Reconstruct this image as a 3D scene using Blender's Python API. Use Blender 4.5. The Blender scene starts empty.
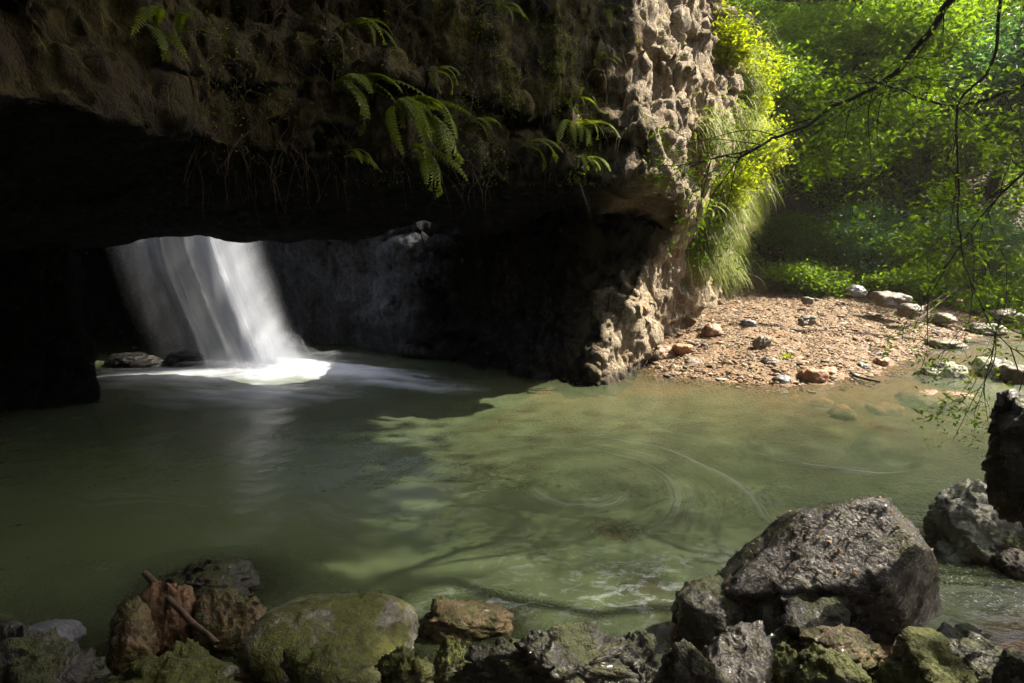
import bpy, math, random
import numpy as np
from mathutils import Vector, Matrix
from mathutils.bvhtree import BVHTree

# ---------------------------------------------------------------- camera, light, exposure
S = bpy.context.scene
COL = S.collection
CAM_H, PITCH, FPX, W, H = 2.6, math.radians(10.34), 600.0, 1024, 683
cam_d = bpy.data.cameras.new('camera'); cam = bpy.data.objects.new('camera', cam_d); COL.objects.link(cam)
cam.location = (0, 0, CAM_H); cam.rotation_euler = (math.pi/2-PITCH, 0, 0)
cam_d.sensor_width = 36; cam_d.lens = FPX/W*36; cam_d.clip_start = 0.05; cam_d.clip_end = 500
S.camera = cam

SUN_TO = Vector((0.640, 0.125, 0.758)).normalized()
sun_el = math.asin(SUN_TO.z); sun_az = math.atan2(SUN_TO.x, SUN_TO.y)
wd = bpy.data.worlds.new('World'); S.world = wd; wd.use_nodes = True
wn = wd.node_tree
bg = wn.nodes['Background']; sky = wn.nodes.new('ShaderNodeTexSky')
sky.sky_type = 'NISHITA'; sky.sun_disc = False; sky.sun_elevation = sun_el; sky.sun_rotation = sun_az; sky.dust_density = 5.0; sky.air_density = .8; sky.ozone_density = .2
wn.links.new(sky.outputs[0], bg.inputs[0]); bg.inputs[1].default_value = 0.085
sl = bpy.data.lights.new('sun', 'SUN'); sl.energy = 4.5; sl.angle = math.radians(0.5); sl.color = (1, .89, .70)
so = bpy.data.objects.new('sun', sl); COL.objects.link(so)
so.rotation_euler = (-SUN_TO).to_track_quat('-Z', 'Y').to_euler(); so.location = (30, 6, 30)
S.view_settings.view_transform = 'Standard'; S.view_settings.look = 'None'
S.view_settings.exposure = 2.2; S.view_settings.gamma = 1.0; S.view_settings.use_curve_mapping = False
S.render.engine = 'CYCLES'
S.cycles.transparent_max_bounces = 32; S.cycles.max_bounces = 8; S.cycles.use_denoising = True
S.cycles.volume_bounces = 0; S.cycles.caustics_reflective = False; S.cycles.caustics_refractive = False
S.cycles.sample_clamp_indirect = 4.0

RNG = np.random.default_rng(7); random.seed(7)

# ---------------------------------------------------------------- pixel -> world
def ray(px, py):
    x = (px-512)/FPX; y = (341.5-py)/FPX
    s, c = math.sin(PITCH), math.cos(PITCH)
    return Vector((x, c+y*s, -s+y*c))
def at_z(px, py, z=0.0):
    d = ray(px, py); return Vector((0,0,CAM_H)) + d*((z-CAM_H)/d.z)
def at_y(px, py, Y):
    d = ray(px, py); return Vector((0,0,CAM_H)) + d*(Y/d.y)

# ---------------------------------------------------------------- noise
_perm = np.random.default_rng(3).permutation(256).astype(np.int32); _perm = np.concatenate([_perm]*3)
_grad = np.random.default_rng(4).normal(size=(256,3)).astype(np.float32); _grad /= np.linalg.norm(_grad,axis=1)[:,None]
def perlin(P):
    P = np.asarray(P, np.float32); i = np.floor(P).astype(np.int32); f = P-i; i &= 255
    u = f*f*f*(f*(f*6-15)+10); r = 0
    for dx in (0,1):
        wx = u[:,0] if dx else 1-u[:,0]
        for dy in (0,1):
            wy = u[:,1] if dy else 1-u[:,1]
            for dz in (0,1):
                wz = u[:,2] if dz else 1-u[:,2]
                h = _perm[_perm[_perm[(i[:,0]+dx)&255]+((i[:,1]+dy)&255)]+((i[:,2]+dz)&255)]
                g = _grad[h]
                r = r + wx*wy*wz*(g[:,0]*(f[:,0]-dx)+g[:,1]*(f[:,1]-dy)+g[:,2]*(f[:,2]-dz))
    return r*1.6
def fbm(P, o=4, ridge=False):
    P = np.asarray(P, np.float32); a, r = 1.0, 0
    for k in range(o):
        n = perlin(P*(2.03**k)+17.3*k)
        r = r + a*((1-2*np.abs(n)) if ridge else n); a *= .5
    return r
def worley(P, jit=.9):
    P = np.asarray(P, np.float32); i = np.floor(P).astype(np.int32); f = P-i
    d1 = np.full(len(P), 9., np.float32); d2 = d1.copy(); cid = np.zeros(len(P), np.int32)
    for dx in (-1,0,1):
        for dy in (-1,0,1):
            for dz in (-1,0,1):
                h = _perm[_perm[_perm[(i[:,0]+dx)&255]+((i[:,1]+dy)&255)]+((i[:,2]+dz)&255)]
                o = np.array([dx,dy,dz],np.float32)+.5+jit*.5*_grad[h]
                d = np.linalg.norm(o-f,axis=1)
                near = d < d1
                d2 = np.where(near, d1, np.minimum(d2,d)); cid = np.where(near,h,cid); d1 = np.where(near,d,d1)
    return d1, d2, cid/255.0
def facets(P, jit=.9):
    """broken flat faces: every cell tilts its own way; returns tilt offset, cell number, edge distance"""
    P = np.asarray(P, np.float32); i = np.floor(P).astype(np.int32); f = P-i
    d1 = np.full(len(P), 9., np.float32); d2 = d1.copy(); hh = np.zeros(len(P), np.int32); bo = np.zeros_like(P)
    for dx in (-1,0,1):
        for dy in (-1,0,1):
            for dz in (-1,0,1):
                h = _perm[_perm[_perm[(i[:,0]+dx)&255]+((i[:,1]+dy)&255)]+((i[:,2]+dz)&255)]
                o = np.array([dx,dy,dz],np.float32)+.5+jit*.5*_grad[h]
                d = np.linalg.norm(o-f,axis=1); near = d < d1
                d2 = np.where(near, d1, np.minimum(d2,d)); hh = np.where(near,h,hh); bo = np.where(near[:,None],f-o,bo); d1 = np.where(near,d,d1)
    g = _grad[(hh*7+13)&255]
    return (g*bo).sum(1), hh/255.-.5, d2-d1
def sstep(a, b, x):
    t = np.clip((x-a)/(b-a), 0, 1); return t*t*(3-2*t)
def smax(a, b, k):
    h = np.clip(.5+.5*(a-b)/k, 0, 1); return b+(a-b)*h+k*h*(1-h)
def poly_sdf(pts, X, Y):
    d = np.full(X.shape, 1e9, np.float32); ins = np.zeros(X.shape, bool); n = len(pts)
    for a in range(n):
        x0,y0 = pts[a]; x1,y1 = pts[(a+1)%n]
        ex,ey = x1-x0, y1-y0; wx,wy = X-x0, Y-y0
        t = np.clip((wx*ex+wy*ey)/(ex*ex+ey*ey), 0, 1)
        d = np.minimum(d, (wx-ex*t)**2+(wy-ey*t)**2)
        c = (y0<=Y)!=(y1<=Y)
        with np.errstate(divide='ignore', invalid='ignore'):
            xi = x0+(Y-y0)*ex/(ey if ey!=0 else 1e-9)
        ins ^= c & (X<xi)
    d = np.sqrt(d); return np.where(ins, -d, d)

# ---------------------------------------------------------------- mesh helpers
def mesh_np(name, V, F, smooth=True, attrs=None):
    """V (n,3); F (m,3|4) int array or a list of such arrays; attrs: name -> (domain, array)"""
    Fs = F if isinstance(F, list) else [F]
    Fs = [np.asarray(f, np.int32) for f in Fs if len(f)]
    me = bpy.data.meshes.new(name); V = np.asarray(V, np.float32)
    me.vertices.add(len(V)); me.vertices.foreach_set('co', V.ravel())
    idx = np.concatenate([f.ravel() for f in Fs]); tot = np.concatenate([np.full(len(f), f.shape[1], np.int32) for f in Fs])
    st = np.concatenate([[0], np.cumsum(tot)[:-1]]).astype(np.int32)
    me.loops.add(len(idx)); me.loops.foreach_set('vertex_index', idx)
    me.polygons.add(len(tot)); me.polygons.foreach_set('loop_start', st); me.polygons.foreach_set('loop_total', tot)
    me.polygons.foreach_set('use_smooth', np.full(len(tot), smooth, bool))
    me.update(calc_edges=True); me.validate()
    for k, (dom, arr) in (attrs or {}).items():
        arr = np.asarray(arr, np.float32)
        if arr.ndim == 2:
            at = me.attributes.new(k, 'FLOAT_VECTOR', dom); at.data.foreach_set('vector', arr.ravel())
        else:
            at = me.attributes.new(k, 'FLOAT', dom); at.data.foreach_set('value', arr)
    return me
def link(name, me, mat=None, parent=None, loc=None):
    o = bpy.data.objects.new(name, me); COL.objects.link(o)
    if mat and not me.materials: me.materials.append(mat)
    if parent: o.parent = parent
    if loc is not None: o.location = loc
    return o
def tag(o, label=None, cat=None, group=None, kind=None):
    if label: o['label'] = label
    if cat: o['category'] = cat
    if group: o['group'] = group
    if kind: o['kind'] = kind
    return o
def empty(name, loc, label, cat, group=None):
    o = bpy.data.objects.new(name, None); COL.objects.link(o); o.location = loc
    o.empty_display_size = .1
    return tag(o, label, cat, group)
def normals(V, F):
    n = np.zeros_like(V)
    for f in (F if isinstance(F, list) else [F]):
        a = V[f[:,0]]; b = V[f[:,1]]; c = V[f[:,2]]; d = V[f[:,-1]]
        fn = np.cross(c-a, (d-b) if f.shape[1]==4 else (c-b))
        for k in range(f.shape[1]): np.add.at(n, f[:,k], fn)
    l = np.linalg.norm(n,axis=1); l[l==0]=1
    return n/l[:,None]
def subdivide(V, F):
    """one simple split of quads into four"""
    E = np.sort(np.stack([F, np.roll(F,-1,1)],-1).reshape(-1,2),1)
    key = E[:,0].astype(np.int64)*len(V)+E[:,1]
    uq, inv = np.unique(key, return_inverse=True)
    e0 = (uq//len(V)).astype(np.int64); e1 = (uq%len(V)).astype(np.int64)
    me_ = (V[e0]+V[e1])/2; fc = V[F].mean(1)
    nE = len(V); nF = nE+len(uq); ei = inv.reshape(-1,4)+nE; fi = np.arange(len(F))+nF
    q = [np.stack([F[:,k], ei[:,k], fi, ei[:,(k-1)%4]],1) for k in range(4)]
    return np.concatenate([V,me_,fc]).astype(np.float32), np.concatenate(q).astype(np.int32)
def surface_nets(G, org, h):
    nx,ny,nz = G.shape; ins = G < 0
    c = [ins[a:nx-1+a, b:ny-1+b, d:nz-1+d] for a in (0,1) for b in (0,1) for d in (0,1)]
    s = np.zeros(c[0].shape, np.int8)
    for q in c: s += q
    act = (s>0)&(s<8); I = np.argwhere(act); idm = np.full(act.shape, -1, np.int32); idm[act] = np.arange(len(I))
    acc = np.zeros((len(I),3), np.float32); cnt = np.zeros(len(I), np.float32)
    offs = [(a,b,d) for a in (0,1) for b in (0,1) for d in (0,1)]
    val = {o: G[I[:,0]+o[0], I[:,1]+o[1], I[:,2]+o[2]] for o in offs}
    for o in offs:
        for ax in range(3):
            if o[ax]==0:
                p = list(o); p[ax]=1; p=tuple(p); a=val[o]; b=val[p]; x=(a<0)!=(b<0)
                t = np.where(x, a/np.where(a==b,1,a-b), 0)
                pt = np.tile(np.array(o,np.float32),(len(I),1)); pt[:,ax]=t
                acc += np.where(x[:,None], pt, 0); cnt += x
    V = (I+acc/cnt[:,None])*h+np.array(org,np.float32)
    Q = []
    for ax in range(3):
        u, v = [(1,2),(2,0),(0,1)][ax]
        sl0 = [slice(1,None)]*3; sl0[ax] = slice(0,-1); sl1 = [slice(1,None)]*3; sl1[ax]=slice(1,None)
        for k in (u,v): sl0[k]=slice(1,-1); sl1[k]=slice(1,-1)
        a = ins[tuple(sl0)]; b = ins[tuple(sl1)]
        for flip, m in ((False, a&~b),(True, ~a&b)):
            J = np.argwhere(m)
            if not len(J): continue
            base = J.copy(); base[:,u]+=1; base[:,v]+=1
            def gid(du,dv):
                w = base.copy(); w[:,u]+=du; w[:,v]+=dv
                return idm[w[:,0],w[:,1],w[:,2]]
            q = np.stack([gid(-1,-1),gid(0,-1),gid(0,0),gid(-1,0)],1)
            Q.append(q[:,::-1] if flip else q)
    Q = np.concatenate(Q); Q = Q[(Q>=0).all(1)]
    return V.astype(np.float32), Q.astype(np.int32)
def tube(pts, rads, n=8, cap=True):
    P = np.array([list(p) for p in pts], np.float32); R = np.asarray(rads, np.float32)
    T = np.gradient(P, axis=0); T /= np.linalg.norm(T,axis=1)[:,None]+1e-9
    a = np.array([0,0,1.]) if abs(T[0,2])<.9 else np.array([1.,0,0]); V=[]; 
    N = np.cross(T[0],a); N/=np.linalg.norm(N)
    th = np.linspace(0,2*np.pi,n,endpoint=False)
    for i in range(len(P)):
        N = N-T[i]*N.dot(T[i]); N/=np.linalg.norm(N)+1e-9; B=np.cross(T[i],N)
        V.append(P[i]+R[i]*(np.cos(th)[:,None]*N+np.sin(th)[:,None]*B))
    V = np.concatenate(V); m=len(P)
    i,j = np.meshgrid(np.arange(m-1),np.arange(n),indexing='ij'); j2=(j+1)%n
    F = np.stack([i*n+j,i*n+j2,(i+1)*n+j2,(i+1)*n+j],-1).reshape(-1,4)
    return V.astype(np.float32), F.astype(np.int32)
def smooth_path(ctrl, n):
    """Catmull-Rom through control points"""
    P = np.array([list(c) for c in ctrl], np.float32)
    P = np.concatenate([[2*P[0]-P[1]],P,[2*P[-1]-P[-2]]]); m=len(P)-3; out=[]
    for s in np.linspace(0,m-1e-6,n):
        i=int(s); t=s-i; p0,p1,p2,p3=P[i:i+4]
        out.append(.5*((2*p1)+(-p0+p2)*t+(2*p0-5*p1+4*p2-p3)*t*t+(-p0+3*p1-3*p2+p3)*t**3))
    return np.array(out)
def merge(parts):
    V=[];F=[];o=0
    for v,f in parts: V.append(v);F.append(np.asarray(f)+o);o+=len(v)
    return np.concatenate(V),np.concatenate(F)

# ---------------------------------------------------------------- node helpers
class NT:
    def __init__(s, name):
        s.m = bpy.data.materials.new(name); s.m.use_nodes=True; s.t=s.m.node_tree; s.t.nodes.clear()
        s.out = s.t.nodes.new('ShaderNodeOutputMaterial')
    def n(s, typ, ins=None, **kw):
        nd = s.t.nodes.new('ShaderNode'+typ)
        for k,v in kw.items(): setattr(nd,k,v)
        for k,v in (ins or {}).items(): s.set(nd.inputs[k], v)
        return nd
    def set(s, sock, v):
        if isinstance(v, bpy.types.NodeSocket): s.t.links.new(v, sock)
        elif isinstance(v, bpy.types.Node): s.t.links.new(v.outputs[0], sock)
        elif isinstance(v, tuple) and len(v)==3 and sock.type=='RGBA': sock.default_value=(*v,1)
        else: sock.default_value = v
    def attr(s, name): return s.n('Attribute', attribute_name=name).outputs['Fac']
    def obj(s): return s.n('TexCoord').outputs['Object']
    def mapv(s, vec, scale): return s.n('Mapping', {'Vector':vec,'Scale':scale}).outputs[0]
    def noise(s, vec, scale, detail=5, rough=.6, dist=0):
        return s.n('TexNoise', {'Vector':vec,'Scale':scale,'Detail':detail,'Roughness':rough,'Distortion':dist}).outputs[0]
    def voro(s, vec, scale, feature='F1', out='Distance'):
        return s.n('TexVoronoi', {'Vector':vec,'Scale':scale}, feature=feature).outputs[out]
    def ramp(s, fac, stops):
        nd = s.n('ValToRGB', {'Fac':fac}); r=nd.color_ramp
        while len(r.elements)<len(stops): r.elements.new(.5)
        for e,(p,c) in zip(r.elements,stops):
            e.position=p; e.color=(*(c if isinstance(c,tuple) else (c,c,c)),1)
        return nd.outputs[0]
    def mix(s, f, a, b, mode='MIX'):
        nd = s.n('MixRGB', {'Fac':f,'Color1':a,'Color2':b}, blend_type=mode); return nd.outputs[0]
    def math(s, op, a, b=0.0, clamp=False):
        return s.n('Math', {0:a,1:b}, operation=op, use_clamp=clamp).outputs[0]
    def bump(s, h, strength=.5, dist=.05, normal=None):
        i={'Height':h,'Strength':strength,'Distance':dist}
        if normal is not None: i['Normal']=normal
        return s.n('Bump', i).outputs[0]
    def bsdf(s, **kw):
        nd = s.n('BsdfPrincipled'); 
        for k,v in kw.items(): s.set(nd.inputs[k.replace('_',' ')], v)
        return nd.outputs[0]
    def mixs(s, f, a, b): return s.n('MixShader', {0:f,1:a,2:b}).outputs[0]
    def done(s, sh): s.set(s.out.inputs['Surface'], sh); return s.m
# ---------------------------------------------------------------- materials
def mat_cliff():
    t = NT('cliff_rock'); o = t.obj()
    wet, lime, moss = t.attr('wet'), t.attr('lime'), t.attr('moss')  # wet also holds the cave's shade, painted as near-black colour
    st = t.mapv(o, (1.0,1.0,.20))
    n1 = t.noise(st, 2.2, 7, .65); n2 = t.noise(o, 9, 6, .7); n3 = t.noise(st, 14, 5, .7); v = t.voro(o, 11)
    brown = t.ramp(n1, [(.28,(.011,.007,.003)),(.5,(.040,.024,.010)),(.72,(.10,.064,.028))])
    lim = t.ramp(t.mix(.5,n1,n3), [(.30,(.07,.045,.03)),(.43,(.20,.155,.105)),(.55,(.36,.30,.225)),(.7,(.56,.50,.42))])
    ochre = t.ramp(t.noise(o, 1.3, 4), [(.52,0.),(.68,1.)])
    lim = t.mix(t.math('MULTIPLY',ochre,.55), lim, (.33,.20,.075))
    dark = t.ramp(n2, [(.3,(.006,.006,.006)),(.55,(.018,.018,.020)),(.8,(.055,.055,.06))])  # wet rock tone, kept near black to carry the cave's shade
    mcol = t.ramp(n2, [(.3,(.03,.030,.004)),(.7,(.19,.16,.018))])
    mm = t.math('MULTIPLY', moss, t.ramp(t.noise(st, 3.0, 6, .7), [(.40,0.),(.60,1.)]))
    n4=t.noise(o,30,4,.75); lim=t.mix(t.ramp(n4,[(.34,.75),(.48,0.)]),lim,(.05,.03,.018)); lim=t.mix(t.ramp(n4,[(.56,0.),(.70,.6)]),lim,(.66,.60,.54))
    c = t.mix(lime, brown, lim); c = t.mix(mm, c, mcol); sl=t.attr('slate'); dark=t.mix(sl,dark,t.ramp(t.mix(.35,t.mix(.5,n1,n3),t.noise(o,16,4,.7)),[(.36,(.014,.016,.021)),(.50,(.085,.095,.125)),(.60,(.20,.22,.27)),(.70,(.42,.45,.52))])); c = t.mix(t.math('MAXIMUM',wet,sl), c, dark)  # slate: back wall lightened in colour for skylight through the hole
    crk=t.ramp(t.voro(t.mix(.18,t.mapv(o,(1,1,.45)),t.n('TexNoise',{'Vector':o,'Scale':3.0,'Detail':5.0}).outputs['Color']), 5.0,'DISTANCE_TO_EDGE'),[(.0,0.),(.05,1.)]); h = t.math('ADD', t.math('MULTIPLY',t.math('ADD',n3,t.math('MULTIPLY',crk,.5)),.6), t.math('ADD', t.math('MULTIPLY',n2,.7), t.math('MULTIPLY',v,.35)))
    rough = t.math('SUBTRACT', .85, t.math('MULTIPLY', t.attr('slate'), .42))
    return t.done(t.bsdf(Base_Color=c, Roughness=rough, Normal=t.bump(t.math('ADD',h,t.math('MULTIPLY',t.math('ADD',n4,t.noise(o,55,3,.7)),.55)), .95, .085), Specular_IOR_Level=t.math('SUBTRACT',.5,t.math('MULTIPLY',t.math('SUBTRACT',wet,t.attr('slate')),.48),True)))  # specular drops with wet so the painted cave shade stays black

def mat_rock(name, c0, c1, moss=.5, mosscol=(.07,.085,.012), rough=.35, scale=1.0, wetc=.55):
    """wet stone; moss grows where 'up' and noise allow"""
    t = NT(name); o = t.obj()
    n1 = t.noise(o, 3*scale, 7, .65); n2 = t.noise(o, 17*scale, 6, .7); v = t.voro(t.mix(.12,o,n2), 6*scale, 'F1')
    base = t.ramp(n1, [(.3,c0),(.68,c1)])
    base = t.mix(t.ramp(n2,[(.56,0.),(.7,.5)]), base, tuple(min(.7,x*2.2) for x in c1))
    base = t.mix(t.ramp(n2,[(.28,.8),(.42,0.)]), base, tuple(x*.25 for x in c0))
    mo = t.math('ADD', t.math('MULTIPLY', t.noise(o, 2.2*scale, 5, .7, .4), 1.6), t.math('MULTIPLY', t.attr('up'), .25))
    mo = t.ramp(t.math('ADD', mo, moss-1.0), [(.42,0.),(.58,1.)])
    mc = t.ramp(n2, [(.3,tuple(x*.28 for x in mosscol)),(.5,mosscol),(.72,tuple(x*1.7 for x in mosscol))])
    col = t.mix(mo, base, mc)
    r = t.mix(mo, t.mix(n2,(rough*.5,)*3,(rough*1.4,)*3), (.62,.62,.62))
    h = t.math('ADD', t.math('MULTIPLY', n1, .9), t.math('ADD', t.math('MULTIPLY', n2, .5), t.math('MULTIPLY', t.noise(o, 60*scale, 3), t.mix(mo,(.1,)*3,(.35,)*3))))
    bp=t.bump(h, .9, .06/scale)
    return t.done(t.bsdf(Base_Color=col, Roughness=r, Normal=bp, Coat_Weight=t.math('MULTIPLY',t.math('SUBTRACT',1.0,t.math('MULTIPLY',mo,.75)),wetc), Coat_Roughness=.07, Coat_Normal=bp))

def mat_leaf(name, c0, c1, trans=.5, rough=.6):
    t = NT(name); rn = t.attr('rnd')
    c = t.ramp(rn, [(0,c0),(1,c1)])
    p = t.bsdf(Base_Color=c, Roughness=max(rough,.55))
    tr = t.n('BsdfTranslucent', {'Color': t.mix(1.0, c, (1.25,1.35,.5), 'MULTIPLY')}).outputs[0]
    return t.done(t.mixs(trans, p, tr))
def mat_bark(name, c0, c1):
    t = NT(name); o=t.obj(); n=t.noise(t.mapv(o,(1,1,.2)),9,6,.7); n2=t.noise(o,3,4)
    c=t.mix(t.ramp(n2,[(.5,0.),(.65,.6)]), t.ramp(n,[(.3,c0),(.7,c1)]), (.05,.07,.02))
    return t.done(t.bsdf(Base_Color=c, Roughness=.85, Normal=t.bump(n,.8,.03)))

def mat_ground():
    t = NT('ground_soil'); o=t.obj(); grav, = (t.attr('gravel'),)
    n=t.noise(o,2.0,6,.65); n2=t.noise(o,25,5,.7); vc=t.n('TexVoronoi',{'Vector':o,'Scale':22.0}); rr=t.n('SeparateColor',{0:vc.outputs['Color']}).outputs[0]
    g=t.ramp(rr,[(.0,(.045,.026,.012)),(.35,(.09,.055,.026)),(.7,(.14,.09,.046)),(1.,(.21,.15,.09))])
    g=t.mix(t.ramp(n,[(.42,0.),(.62,.55)]), g, (.16,.085,.04))
    soil=t.ramp(n2,[(.3,(.018,.012,.006)),(.7,(.06,.042,.02))])
    c=t.mix(grav,soil,g)
    uw=t.attr('under'); c=t.mix(uw,c,t.ramp(n,[(.35,(.05,.028,.012)),(.7,(.15,.085,.036))]))
    h=t.math('ADD',t.math('MULTIPLY',vc.outputs['Distance'],-.8),t.math('MULTIPLY',n2,.6))
    return t.done(t.bsdf(Base_Color=c,Roughness=.8,Normal=t.bump(h,.8,.05)))

def mat_water():
    t = NT('pool_water'); dep=t.attr('depth'); fo=t.attr('foam'); fl=t.n('Attribute',attribute_name='flow').outputs['Vector']
    o=t.obj()
    a=t.math('SUBTRACT',1.0,t.math('POWER',2.718,t.math('MULTIPLY',dep,-2.0)))
    n=t.noise(o,.7,3,.5,.3)
    body=t.ramp(n,[(.3,(.070,.098,.048)),(.7,(.094,.122,.064))])
    d=t.n('BsdfDiffuse',{'Color':body}).outputs[0]
    tr=t.n('BsdfTransparent',{'Color':(.80,.74,.60)}).outputs[0]
    sub=t.mixs(a,tr,d)
    bmp=t.bump(t.math('ADD',t.noise(fl,1.6,3,.5),t.math('MULTIPLY',t.noise(o,5,3,.5),.25)),.12,.25)
    gl=t.n('BsdfGlossy',{'Roughness':.24,'Normal':bmp}).outputs[0]
    fr=t.n('Fresnel',{'IOR':1.33,'Normal':bmp}).outputs[0]
    s=t.mixs(fr,sub,gl)
    # foam lines drawn out along the current, flecks where the eddy turns slowly
    st=t.noise(t.mapv(fl,(.45,5.5,1)),1.0,7,.78,.9); pt=t.noise(t.mapv(fl,(.20,.8,1)),1.0,3,.6,.4)
    f1=t.math('MULTIPLY',t.ramp(st,[(.50,0.),(.74,.8)]),t.ramp(pt,[(.46,0.),(.64,1.)]))
    fk=t.math('MULTIPLY',t.attr('fleck'),t.ramp(t.voro(t.mapv(fl,(5.5,15.,1)),1.0),[(.13,1.),(.30,0.)]))
    brk=t.math('MULTIPLY',t.attr('riffle'),t.ramp(t.noise(t.mapv(o,(5,9,1)),1.0,6,.75,.6),[(.50,0.),(.66,1.)]))
    f=t.math('ADD',t.math('MULTIPLY',t.math('MULTIPLY',f1,fo),.75),t.math('ADD',fk,t.math('MULTIPLY',brk,.45)),True)
    f=t.math('MAXIMUM',f,t.attr('white'))
    wd_=t.n('BsdfDiffuse',{'Color':(.52,.57,.66),'Normal':t.n('CombineXYZ',{0:0.,1:-.2,2:1.}).outputs[0]}).outputs[0]
    return t.done(t.mixs(f,s,wd_))

def mat_fall(name, dens, streak=(1.3,26.0), lo=.35, hi=.75):
    """silky falling water: 'edge' thins it out sideways, streaks run along v"""
    t = NT(name); uv=t.n('Attribute',attribute_name='flow').outputs['Vector']; e=t.attr('edge')
    n=t.noise(t.mapv(uv,(streak[1],streak[0],1)),1.0,4,.55,.1); n2=t.noise(t.mapv(uv,(streak[1]*.22,streak[0]*.5,1)),1.0,3,.5)
    al=t.math('MULTIPLY',t.ramp(t.mix(.5,n,n2),[(lo,.16),(hi,1.)]),e)
    al=t.math('MULTIPLY',al,dens,True)
    nv=t.n('CombineXYZ',{0:.45,1:-.45,2:.75}).outputs[0]
    w=t.mixs(.35,t.n('BsdfDiffuse',{'Color':(.62,.67,.78),'Normal':nv}).outputs[0],t.n('BsdfTranslucent',{'Color':(.62,.67,.78)}).outputs[0])
    return t.done(t.mixs(al,t.n('BsdfTransparent').outputs[0],w))

M = dict(
    cliff=mat_cliff(), ground=mat_ground(), water=mat_water(),
    leaf_mid=mat_leaf('leaf_mid',(.055,.11,.008),(.17,.255,.018),.62),
    leaf_dark=mat_leaf('leaf_dark',(.035,.075,.007),(.10,.18,.016),.58),
    leaf_blue=mat_leaf('leaf_blue_green',(.04,.10,.04),(.10,.21,.10),.4,.5),
    leaf_yel=mat_leaf('leaf_yellow_green',(.15,.19,.008),(.30,.33,.018),.6),
    fern=mat_leaf('fern_green',(.10,.15,.010),(.24,.30,.025),.5,.35),
    grass=mat_leaf('grass_green',(.11,.16,.008),(.25,.30,.018),.5),
    dead=mat_leaf('dead_leaf',(.07,.036,.013),(.24,.16,.08),.15,.5),
    root=mat_leaf('rootlet',(.04,.022,.012),(.15,.10,.06),.1,.8),
    bark=mat_bark('bark_grey',(.02,.016,.012),(.07,.055,.04)),
    bark_dark=mat_bark('bark_dark',(.010,.009,.006),(.035,.028,.018)),
    stick=mat_bark('stick_wood',(.06,.035,.03),(.16,.10,.08)),
    mossy=mat_rock('boulder_mossy',(.07,.066,.05),(.30,.28,.24),.62,(.085,.092,.012),.26),
    mossfull=mat_rock('boulder_moss_covered',(.03,.03,.02),(.09,.09,.06),.74,(.07,.08,.010),.4),
    slab=mat_rock('slab_dark_wet',(.010,.008,.008),(.062,.053,.052),.44,(.045,.05,.010),.28),
    black=mat_rock('boulder_black_wet',(.006,.006,.005),(.028,.026,.02),.56,(.034,.040,.007),.35),
    bare=mat_rock('boulder_bare_black',(.003,.003,.003),(.012,.012,.013),.0,(.02,.02,.01),.4,wetc=.2),
    pale=mat_rock('boulder_pale_mossy',(.14,.14,.115),(.42,.42,.38),.55,(.08,.10,.025),.35),
    grey=mat_rock('stone_grey',(.05,.043,.035),(.14,.12,.095),.18,rough=.55,wetc=.1),
    blue=mat_rock('stone_bluegrey',(.06,.065,.08),(.16,.17,.19),.1,rough=.5,wetc=.2),
    brown=mat_rock('stone_brown',(.07,.035,.018),(.22,.12,.06),.15,rough=.55,wetc=.2),
    red=mat_rock('stone_reddish',(.14,.06,.03),(.34,.17,.09),.08,rough=.55,wetc=.1),
    olive=mat_rock('boulder_olive',(.05,.032,.012),(.15,.10,.035),.55,(.06,.06,.012),.35),
    fall=mat_fall('falling_water',.85,(.30,22.),.26,.72), veil=mat_fall('falling_veil',.30,(.3,26.),.30,.75),
    splash=mat_fall('white_splash',.42,(3.,6.),.25,.75),
)
M['pebble']=(lambda: (lambda t: t.done(t.bsdf(Base_Color=t.ramp(t.attr('rnd'),[(0,(.045,.025,.012)),(.3,(.09,.055,.028)),(.6,(.15,.10,.056)),(.85,(.23,.18,.125)),(1,(.15,.145,.15))]),Roughness=.7,Normal=t.bump(t.noise(t.obj(),30,4),.5,.02))))(NT('pebble_mix')))()

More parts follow.
